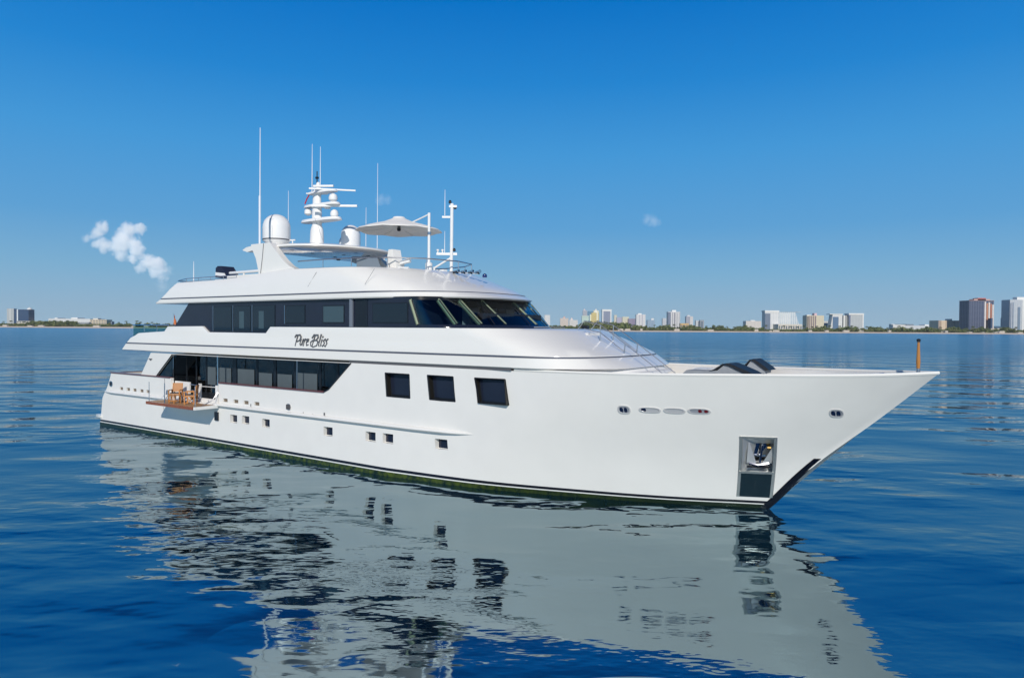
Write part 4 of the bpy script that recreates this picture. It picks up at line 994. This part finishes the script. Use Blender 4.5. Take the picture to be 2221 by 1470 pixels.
def building(name, label, xl, xr, yt, D, wall, glass, feats=(), depth=None, floor=3.4, bay=4.5, hfrac=.5, vfrac=.75, slant=None, yb=None, cat='building', yaw=0.0):
    """xl..xr, yt: pixels in the photograph; D: real distance in metres"""
    pl, pr = pix(xl, 700, D), pix(xr, 700, D); w = pr.x - pl.x
    top = pix((xl + xr) / 2, yt, D).z; base = 2.4
    h = top - base; d = depth or max(12, w * .6)
    t = thing(name, label, cat, (pl.x + w / 2, D + d / 2, base), yaw)
    m_ = facade('facade_' + str(len(bpy.data.materials)), wall, glass, floor, bay, hfrac, vfrac)
    x0, x1 = -w / 2, w / 2
    if slant:   # sloping right or left edge: fractions of width cut at the top
        cl, cr = slant
        MB().prism([(x0, 0), (x1, 0), (x1 - cr * w, h), (x0 + cl * w, h)], -d / 2, d / 2).build('walls', m_, t)
    else: MB().box(x0, x1, -d / 2, d / 2, 0, h).build('walls', m_, t)
    for f in feats:
        k = f[0]
        if k == 's':   # window strip or pier: x fraction a..b, z fraction c..e
            _, a, b, c_, e_, col = f
            MB().box(x0 + a * w, x0 + b * w, -d / 2 - .9, -d / 2 + .3, h * c_, h * e_).build('window_strip' if sum(col) < .9 else 'pier', plain(col), t)
        elif k == 'cap':
            MB().box(x0 - .8, x1 + .8, -d / 2 - 1.2, d / 2 + .8, h + .02, h + f[1]).build('roof_slab', plain(f[2]), t)
        elif k == 'ph':
            MB().box(x0 + f[1] * w, x0 + f[2] * w, -d / 4, d / 4, h + .02, h + f[3]).build('penthouse', plain(f[4]), t)
        elif k == 'sp':
            MB().lathe([(f[2], 0), (f[2] * .9, f[3] * .4), (.3, f[3])], (x0 + f[1] * w, 0, h + .02), 10).build('turret', plain(f[4]), t)
        elif k == 'win':   # separate windows in a grid on a low building
            _, nx_, nz_ = f
            for i in range(nx_):
                for j in range(nz_):
                    cx = x0 + w * (i + .5) / nx_; cz = h * (j + .55) / nz_
                    MB().box(cx - w / nx_ * .28, cx + w / nx_ * .28, -d / 2 - .15, -d / 2 + .1, cz - h / nz_ * .22, cz + h / nz_ * .22).build('window', plain((.12, .15, .18)), t)
    return t
WH = (.72, .72, .70); GL = (.10, .16, .24); DK = (.05, .07, .11)
B = building
B('hotel_tower', 'pale grey concrete tower at the far left beside the blue glass block', 15, 30, 669, 2350, (.50, .52, .52), (.25, .3, .34), [('s', .45, .55, 0, 1, (.62, .64, .64))])
B('glass_hotel', 'dark blue glass hotel with one white vertical stripe and white roof dome', 31, 62, 671, 2300, (.06, .10, .17), (.03, .06, .13), [('s', .19, .27, 0, 1, (.7, .75, .78)), ('sp', .87, 8, 8, WH)], hfrac=.85, vfrac=.9)
B('beach_house', 'low white beachfront block below the blue glass hotel', 0, 20, 702, 1990, WH, (.3, .33, .35), [('win', 5, 2)])
B('beach_house', 'long cream beachfront building right of the blue glass hotel', 36, 100, 696, 2060, (.62, .57, .47), (.3, .3, .28), [('win', 12, 2)])
B('convention_hall', 'long low white hall behind trees near the left edge', 105, 196, 691, 2400, WH, (.45, .5, .55), [('ph', .05, .12, 3, WH), ('ph', .45, .6, 4, WH)])
B('villa', 'cream villa with several gables standing on the left shore', 195, 231, 693, 2020, (.68, .58, .42), (.35, .3, .25), [('ph', .1, .4, 4, (.62, .6, .55)), ('win', 6, 3)])
B('beach_house', 'grey and white low house left of the cream villa', 166, 193, 698, 2010, (.55, .56, .58), (.25, .28, .3), [('win', 6, 2)])
B('beach_house', 'small blue-grey block right of the cream villa', 232, 243, 697, 2040, (.22, .28, .38), DK)
B('bungalow', 'small white bungalow among trees right of the cream villa', 250, 262, 702, 1990, WH, (.3, .3, .3), [('win', 3, 1)])
B('bungalow', 'small tan bungalow on the left shore near the yacht stern', 268, 283, 703, 1985, (.5, .42, .3), (.3, .25, .2), [('win', 3, 1)])
B('condo_tower', 'white condominium tower just right of the wheelhouse windows', 1181, 1193, 683, 2500, WH, (.4, .42, .45))
B('condo_block', 'cream condominium with pinkish roofs right of the wheelhouse', 1215, 1233, 690, 2450, (.66, .58, .52), (.35, .32, .3), [('sp', .5, 5, 7, (.6, .42, .36))])
B('condo_block', 'cream and white stepped condominium with small turret', 1235, 1253, 694, 2400, (.68, .66, .62), (.4, .4, .4), [('sp', .3, 5, 9, (.68, .6, .56))])
B('office_tower', 'slim grey tower rising behind the pale green block', 1264, 1273, 673, 2700, (.45, .46, .50), (.25, .27, .32), [('sp', .4, 4, 7, (.6, .55, .55))])
B('office_block', 'pale green block in front of the slim grey tower', 1262, 1277, 686, 2500, (.50, .62, .55), (.4, .5, .45), [('cap', 2, (.6, .7, .62))])
B('yellow_tower', 'yellow stepped tower with white pointed crown', 1278, 1299, 678, 2500, (.62, .50, .20), (.42, .36, .2), [('s', .05, .2, 0, .9, (.7, .68, .5)), ('s', .75, .9, 0, 1, (.72, .7, .55)), ('ph', .45, .98, 8, (.66, .62, .45)), ('sp', .72, 7, 15, (.7, .7, .66))], slant=(.25, 0))
B('blue_tower', 'blue glass tower behind the yellow stepped tower', 1275, 1287, 675, 2650, (.14, .28, .40), (.08, .2, .34))
B('framed_tower', 'blue-grey office tower inside a white portal frame', 1306, 1326, 675, 2600, (.30, .32, .40), (.16, .20, .30), [('s', 0, .12, 0, 1, WH), ('s', .88, 1, 0, 1, WH), ('cap', 7, WH)], hfrac=.6)
B('condo_tower', 'slim cream tower right of the white framed office tower', 1332, 1338, 683, 2600, (.66, .63, .52), (.4, .4, .35))
B('condo_block', 'lilac-grey low block between the slim cream tower and cream block', 1338, 1350, 688, 2550, (.45, .44, .55), (.3, .3, .4))
B('condo_block', 'plain cream block left of the purple-grey building', 1350, 1364, 687, 2500, (.66, .64, .50), (.45, .43, .35))
B('condo_block', 'purple-grey block left of the white banded tower', 1363, 1379, 691, 2480, (.30, .27, .36), (.18, .16, .24))
B('condo_tower', 'white tower with faint vertical bands right of the purple-grey block', 1380, 1400, 682, 2400, WH, (.42, .42, .48), [('ph', .2, .6, 4, WH), ('s', .3, .36, 0, 1, (.4, .4, .48)), ('s', .62, .68, 0, 1, (.4, .4, .48))])
B('office_block', 'small blue and white terraced block right of the white banded tower', 1404, 1420, 694, 2450, (.35, .42, .5), (.12, .25, .4), [('ph', .55, .9, 6, WH)])
B('condo_block', 'pale grey block attached left of the tall white striped tower', 1437, 1449, 690, 2350, (.55, .57, .60), (.35, .38, .42))
B('striped_tower', 'tall white tower with dark vertical stripes and bright reflection below', 1449, 1475, 676, 2100, WH, (.35, .36, .40), [('s', 0, .22, 0, .97, (.17, .20, .28)), ('s', .34, .39, 0, .95, (.25, .25, .3)), ('s', .50, .60, 0, .95, (.25, .25, .3)), ('s', .72, .77, 0, .95, (.25, .25, .3)), ('ph', .35, .7, 5, WH), ('s', .92, .95, 0, .95, (.3, .3, .35))])
B('shop_row', 'low orange and yellow building right of the tall striped tower', 1476, 1494, 701, 2050, (.66, .44, .18), (.4, .3, .2), [('win', 5, 1)])
B('condo_tower', 'grey tower with pale right side behind the orange building', 1488, 1503, 686, 2300, (.40, .41, .46), (.22, .23, .3), [('s', .55, 1, 0, 1, (.55, .54, .54)), ('ph', .2, .6, 4, (.6, .6, .62))])
B('condo_block', 'small pale block between two grey towers', 1509, 1517, 695, 2400, (.55, .58, .60), (.4, .43, .47))
B('condo_block', 'small dark-windowed grey block right of the pale block', 1518, 1527, 694, 2380, (.40, .42, .44), (.12, .16, .22), [('s', .2, .8, .1, .9, (.15, .19, .24))])
B('apartment_block', 'wide low white block standing alone above the tree line', 1618, 1651, 696, 2200, (.70, .66, .62), (.45, .42, .40), [('ph', .35, .65, 2.5, WH)])
B('resort_tower', 'white resort tower with dark blue left flank', 1659, 1689, 677, 2000, WH, (.45, .47, .5), [('s', 0, .38, 0, .93, (.15, .19, .26)), ('cap', 5, WH)])
B('lattice_resort', 'resort with white diagonal lattice facade sloping down to the right', 1689, 1738, 677, 2020, (.66, .68, .70), (.25, .38, .45), [('cap', .5, WH)] + [('s', .03 + .085 * i, .055 + .085 * i, 0, .93, WH) for i in range(6)], slant=(0, .27), hfrac=.5, bay=6)
B('resort_podium', 'white podium building in front of the sloping lattice resort', 1688, 1740, 703, 1960, (.70, .66, .58), (.5, .45, .38), [('win', 10, 1)])
B('apartment_block', 'brown and white striped block with cream right half', 1750, 1787, 684, 2080, (.66, .60, .44), (.5, .45, .35), [('s', .02, .1, 0, .95, (.14, .12, .12))] + [('s', .14 + .11 * i, .2 + .11 * i, 0, .97, (.22, .17, .19)) for i in range(4)] + [('ph', .5, .65, 7, (.62, .45, .48)), ('ph', .06, .3, 2, WH)])
B('apartment_block', 'pale low block left of the blue sloping glass building', 1787, 1800, 696, 2150, (.6, .62, .62), (.42, .45, .47))
B('slope_glass_building', 'white L-shaped building with sloping dark blue glass wall', 1800, 1827, 682, 2080, WH, (.5, .5, .5), [('s', .22, .68, 0, .86, (.10, .17, .28)), ('cap', 2, WH)], slant=(.22, 0))
B('condo_tower', 'narrow grey tower with white left edge', 1829, 1840, 684, 2090, (.42, .42, .40), (.22, .22, .22), [('s', 0, .3, 0, 1, WH)])
B('framed_block', 'wide grey block with white roof and right edge frame', 1841, 1873, 683, 2080, (.50, .52, .52), (.34, .37, .40), [('cap', 5, WH), ('s', .92, 1, 0, 1, WH), ('s', 0, .1, 0, 1, (.14, .17, .26))])
B('cruise_terminal', 'very low white terminal with curved roof behind trees at right', 1937, 1964, 704, 2500, WH, (.5, .5, .5), [('sp', .15, 8, 3, WH)])
B('cruise_terminal', 'long low white terminal with dark rooftop structures at right', 1962, 2034, 706, 2520, (.66, .68, .70), (.4, .42, .45), [('ph', -.22, .02, 5, (.15, .18, .22)), ('ph', .14, .36, 5, (.15, .18, .22)), ('ph', .7, .82, 4, WH)])
B('condo_block', 'wide beige condominium slab left of the dark tower', 2035, 2089, 695, 2050, (.72, .60, .46), (.5, .40, .30), [('ph', .55, .65, 5, (.75, .68, .6)), ('s', .08, .12, 0, 1, (.42, .33, .26)), ('s', .3, .34, 0, 1, (.5, .4, .3)), ('s', .62, .66, 0, 1, (.5, .4, .3)), ('s', 0, .07, 0, 1, (.36, .30, .26))])
B('dark_tower', 'dark blue-grey round-fronted tower with red crown and orange striped side', 2101, 2155, 652, 1950, (.12, .13, .19), (.05, .07, .12), [('s', .62, .68, 0, .97, (.66, .62, .60)), ('s', .70, .76, 0, .92, (.50, .22, .12)), ('s', .78, .84, 0, .95, (.66, .60, .55)), ('s', .86, .91, 0, .9, (.48, .18, .10)), ('s', .93, 1, 0, .88, (.6, .55, .52)), ('ph', .3, .95, 5, (.50, .34, .30)), ('ph', .45, .78, 8, (.45, .12, .10)), ('cap', .8, (.55, .35, .32))], bay=7, hfrac=.7)
B('office_block', 'short dark glass block at the foot of the dark tower', 2149, 2153, 690, 1930, (.03, .06, .13), DK)
B('pool_pavilion', 'low dark pavilion right of the dark tower', 2153, 2171, 707, 1990, (.06, .14, .24), DK)
B('beach_club', 'long low cream beach club at the foot of the right towers', 2150, 2188, 712, 1880, (.72, .64, .48), (.4, .35, .3), [('win', 8, 1)])
B('condo_block', 'small grey block left of the tall pale glass tower', 2176, 2187, 689, 2150, (.45, .46, .46), (.18, .24, .32), [('s', 0, .3, 0, 1, (.12, .18, .28))])
B('pale_glass_tower', 'tall pale grey glass tower at the right edge', 2190, 2234, 650, 1980, (.55, .57, .58), (.28, .34, .42), [('s', .02, .07, 0, .9, (.15, .2, .3)), ('s', .12, .17, 0, .92, (.2, .25, .34)), ('s', .38, .5, 0, .78, (.16, .22, .3)), ('ph', .45, 1, 8, WH), ('s', .6, .68, 0, 1, WH), ('s', .8, .9, 0, 1, WH)])
B('beach_house', 'white beach house with dark windows left of the dark tower', 2097, 2112, 716, 1850, WH, (.2, .2, .2), [('win', 4, 1)])

# ------------------------------------------------------------------ shoreline vegetation
GREENS = [mat('foliage_%d' % i, c, .85, var=.35, vscale=.25) for i, c in enumerate([(.12, .155, .05), (.18, .20, .08), (.07, .10, .035)])]
rnd = random.Random(11)
def clump(m, c, r, seed):
    """a ragged crown of many small leaf faces"""
    rn = random.Random(seed)
    for _ in range(26):
        d = Vector((rn.gauss(0, 1), rn.gauss(0, 1), rn.gauss(0, .75))).normalized() * r * rn.uniform(.45, 1.05); d.z *= .8
        p = c + d; s = r * rn.uniform(.22, .42)
        a = Vector((rn.gauss(0, 1), rn.gauss(0, 1), rn.gauss(0, 1))).normalized(); b = a.cross(Vector((rn.gauss(0, 1), rn.gauss(0, 1), rn.gauss(0, 1)))).normalized()
        m.add([p + a * s, p + b * s, p - a * s * .9, p - b * s], [(0, 1, 2, 3)])
parts = [MB() for _ in GREENS]
def tall(px):
    if 1190 < px < 1262: return 9
    if 1262 <= px < 1366: return 17 + 2 * math.sin(px)
    if px < 165 and px > 60: return 12
    if px < 60: return 6
    if 165 <= px < 235: return 6
    if px < 420: return 7 + 2 * math.sin(px * .3)
    if 1655 < px < 1745: return 5
    return 9 + 2.5 * math.sin(px * .11) + 1.5 * math.sin(px * .37)
px = -60.0
while px < 2290:
    if 440 < px < 1150: px = 1150
    H = tall(px) * 1.3
    for row in range(3):
        D = SHORE + 250 + row * 45 + rnd.uniform(-12, 12)
        q = pix(px + rnd.uniform(-3, 3), 700, D); r = rnd.uniform(2.2, 4.2) * (.8 + H / 25)
        hh = H * rnd.uniform(.45, .98)
        clump(parts[rnd.choice((0, 0, 1, 2))], Vector((q.x, D, 2.4 + max(hh - r * .6, r * .4))), r, rnd.random())
        if H > 11: clump(parts[rnd.choice((0, 1, 1, 2))], Vector((q.x, D, 2.4 + hh * .4)), r, rnd.random())
    px += 2.1
mv, mf, mi = [], [], []
for k, p in enumerate(parts):
    o0 = len(mv); mv += p.v; mf += [tuple(i + o0 for i in f) for f in p.f]; mi += [k] * len(p.f)
me = bpy.data.meshes.new('shore_trees'); me.from_pydata([tuple(v) for v in mv], [], mf)
for g_ in GREENS: me.materials.append(g_)
me.polygons.foreach_set('material_index', mi)
o = link('shore_woodland', me); o['kind'] = 'stuff'
# low beach pavilions dotted along the sand, built once and copied
def pavilion():
    t = thing('beach_pavilion', 'small low pale pavilion among the palms on the far beach', 'pavilion', (0, 0, 2.2), 0, 'low pale pavilions along the far beach')
    MB().box(-6, 6, -3, 3, 0, 3.6).build('walls', plain((.56, .50, .42)), t)
    MB().prism([(-6.8, 3.61), (6.8, 3.61), (4.5, 5.4), (-4.5, 5.4)], -3.6, 3.6).build('roof', plain((.60, .56, .52)), t)
    for x in (-4, -1.3, 1.3, 4): MB().box(x - .8, x + .8, -3.1, -2.9, .9, 2.8).build('window', plain((.2, .22, .24)), t)
    return t
pv = pavilion(); rp = random.Random(3)
for i_, px in enumerate([12, 66, 90, 210, 290, 318, 1346, 1361, 1391, 1468, 1541, 1640, 1671, 1683, 1757, 1793, 1835, 1867, 1929, 2046, 2052, 2104, 2134, 2160, 2172, 2212]):
    if i_ == 0: c = pv
    else:
        c = pv.copy(); COL.objects.link(c)
        for ch in [x for x in bpy.data.objects if x.parent is pv]:
            d = ch.copy(); COL.objects.link(d); d.parent = c
    D = SHORE + 205 + rp.uniform(0, 45); q = pix(px, 700, D); c.location = (q.x, D, 2.1); c.scale = (rp.uniform(.4, 1.3), 1, rp.uniform(.45, .95))
# palms standing above the scrub, built once and copied
TRUNK = mat('palm_trunk', (.20, .16, .11), .9, var=.2)
def palm():
    t = thing('palm_tree', 'slim palm tree rising above the shore scrub', 'palm tree', (0, 0, 2.4), 0, 'palms along the far shore')
    MB().tube([(0, 0, 0), (.3, 0, 4), (.2, 0, 9.5)], [.35, .25, .2], 6).build('trunk', TRUNK, t)
    m = MB()
    for k in range(13):
        a = 2 * math.pi * k / 13 + .2 * (k % 3); L = 3.0 + .5 * (k % 2); up = .9 - .5 * (k % 3)
        ps = [Vector((.2, 0, 9.5)) + Vector((math.cos(a) * L * s, math.sin(a) * L * s, up * s * 2 - 2.4 * s * s)) for s in (0, .35, .7, 1)]
        sd = Vector((-math.sin(a), math.cos(a), 0)); vs = []
        for p, w_ in zip(ps, (.15, .6, .5, .05)): vs += [p + sd * w_ - Vector((0, 0, w_ * .4)), p, p - sd * w_ - Vector((0, 0, w_ * .4))]
        m.add(vs, [(i * 3 + j, i * 3 + j + 1, i * 3 + j + 4, i * 3 + j + 3) for i in range(3) for j in range(2)])
    m.build('crown', GREENS[2], t); return t
p0 = palm(); first = True
PX = [8, 24, 52, 118, 146, 258, 274, 297, 305, 330, 1206, 1252, 1420, 1432, 1462, 1484, 1506, 1532, 1549, 1560, 1577, 1592, 1604, 1628, 1662, 1700, 1716, 1730, 1744, 1762, 1772, 1800, 1821, 1848, 1860, 1880, 1892, 1902, 1926, 1950, 1978, 2012, 2040, 2062, 2096, 2110, 2130, 2160, 2186, 2204]
for px in PX:
    if first: c = p0; first = False
    else:
        c = p0.copy(); COL.objects.link(c)
        for ch in [x for x in bpy.data.objects if x.parent is p0]:
            d = ch.copy(); COL.objects.link(d); d.parent = c
    D = SHORE + 235 + rnd.uniform(0, 60); q = pix(px, 700, D)
    c.location = (q.x, D, 2.4); c.rotation_euler = (0, 0, rnd.uniform(0, 6.28)); s = rnd.uniform(1.15, 1.75); c.scale = (s, s, s)

# ------------------------------------------------------------------ clouds (real volumes far beyond the coast)
def cloud(label, blobs, D, dens, soft=1.7):
    """blobs: pixel x, y, radius in pixels, weight"""
    k = D / FPX
    pts = [(pix(x, y, D), r * k * 1.22, w) for x, y, r, w in blobs]
    mn = Vector([min(p[i] - r * 1.5 for p, r, w in pts) for i in range(3)]); mx = Vector([max(p[i] + r * 1.5 for p, r, w in pts) for i in range(3)])
    c = (mn + mx) / 2; h = (mx - mn) / 2
    m = bpy.data.materials.new('cloud_vapour'); m.use_nodes = True; t = m.node_tree; t.nodes.clear()
    out = t.nodes.new('ShaderNodeOutputMaterial'); v = t.nodes.new('ShaderNodeVolumePrincipled'); t.links.new(v.outputs[0], out.inputs['Volume'])
    v.inputs['Color'].default_value = (1, 1, 1, 1); v.inputs['Anisotropy'].default_value = -0.3
    tc = t.nodes.new('ShaderNodeTexCoord')
    no = t.nodes.new('ShaderNodeTexNoise'); no.inputs['Scale'].default_value = 1 / (14 * k); no.inputs['Detail'].default_value = 5; no.inputs['Roughness'].default_value = .55
    t.links.new(tc.outputs['Object'], no.inputs['Vector'])
    sub = t.nodes.new('ShaderNodeVectorMath'); sub.operation = 'SUBTRACT'; sub.inputs[1].default_value = (.5, .5, .5); t.links.new(no.outputs['Color'], sub.inputs[0])
    sca = t.nodes.new('ShaderNodeVectorMath'); sca.operation = 'SCALE'; sca.inputs['Scale'].default_value = 30 * k; t.links.new(sub.outputs[0], sca.inputs[0])
    ad = t.nodes.new('ShaderNodeVectorMath'); t.links.new(tc.outputs['Object'], ad.inputs[0]); t.links.new(sca.outputs[0], ad.inputs[1])
    acc = None
    for p, r, w in pts:
        dn = t.nodes.new('ShaderNodeVectorMath'); dn.operation = 'DISTANCE'; dn.inputs[1].default_value = p - c; t.links.new(ad.outputs[0], dn.inputs[0])
        mr = t.nodes.new('ShaderNodeMapRange'); mr.inputs['From Min'].default_value = r; mr.inputs['From Max'].default_value = r * (1 - .5 * soft); mr.inputs['To Max'].default_value = w
        t.links.new(dn.outputs['Value'], mr.inputs['Value'])
        if acc is None: acc = mr.outputs[0]
        else:
            mxn = t.nodes.new('ShaderNodeMath'); mxn.operation = 'MAXIMUM'; t.links.new(acc, mxn.inputs[0]); t.links.new(mr.outputs[0], mxn.inputs[1]); acc = mxn.outputs[0]
    mu = t.nodes.new('ShaderNodeMath'); mu.operation = 'MULTIPLY'; mu.inputs[1].default_value = dens / k; t.links.new(acc, mu.inputs[0]); t.links.new(mu.outputs[0], v.inputs['Density'])
    o = MB().box(-h.x, h.x, -h.y, h.y, -h.z, h.z).build('cloud', m); o.location = c
    tag(o, label, 'cloud'); return o
cloud('small white puffy cloud broken into clumps in the sky left of the yacht', [
    (222, 492, 12, .8), (214, 505, 12, .7), (188, 518, 9, .35), (200, 514, 8, .3), (226, 532, 15, .7), (212, 529, 10, .5), (243, 540, 9, .35),
    (278, 500, 15, 1), (302, 497, 12, .9), (268, 520, 18, 1), (262, 535, 15, 1), (292, 530, 14, 1), (298, 545, 14, 1), (290, 560, 10, .8), (262, 553, 13, .5),
    (325, 570, 15, 1), (343, 572, 15, 1), (338, 588, 14, .55), (352, 585, 12, .5), (305, 580, 12, .4), (350, 600, 12, .25), (365, 588, 11, .12), (352, 620, 12, .08)], 9000, .19)
cloud('faint small cloud wisp above the bow side of the sky', [(1404, 475, 11, .5), (1418, 479, 12, .6), (1430, 482, 8, .3)], 9000, .03)
cloud('faint cloud wisp behind the sun deck parasol antennas', [(826, 433, 12, .5), (840, 432, 11, .5)], 9000, .025)

# ------------------------------------------------------------------ sea haze: a closed box of thin even air round everything below the clouds
hz = bpy.data.materials.new('haze_air'); hz.use_nodes = True; t = hz.node_tree; t.nodes.clear()
out = t.nodes.new('ShaderNodeOutputMaterial'); v = t.nodes.new('ShaderNodeVolumePrincipled'); t.links.new(v.outputs[0], out.inputs['Volume'])
v.inputs['Color'].default_value = (0.88, 0.94, 1.0, 1); v.inputs['Density'].default_value = 0.00003; v.inputs['Anisotropy'].default_value = 0.0
o = MB().box(-5200, 5200, -1600, 5400, -2.4, 135).build('haze', hz); o['kind'] = 'stuff'
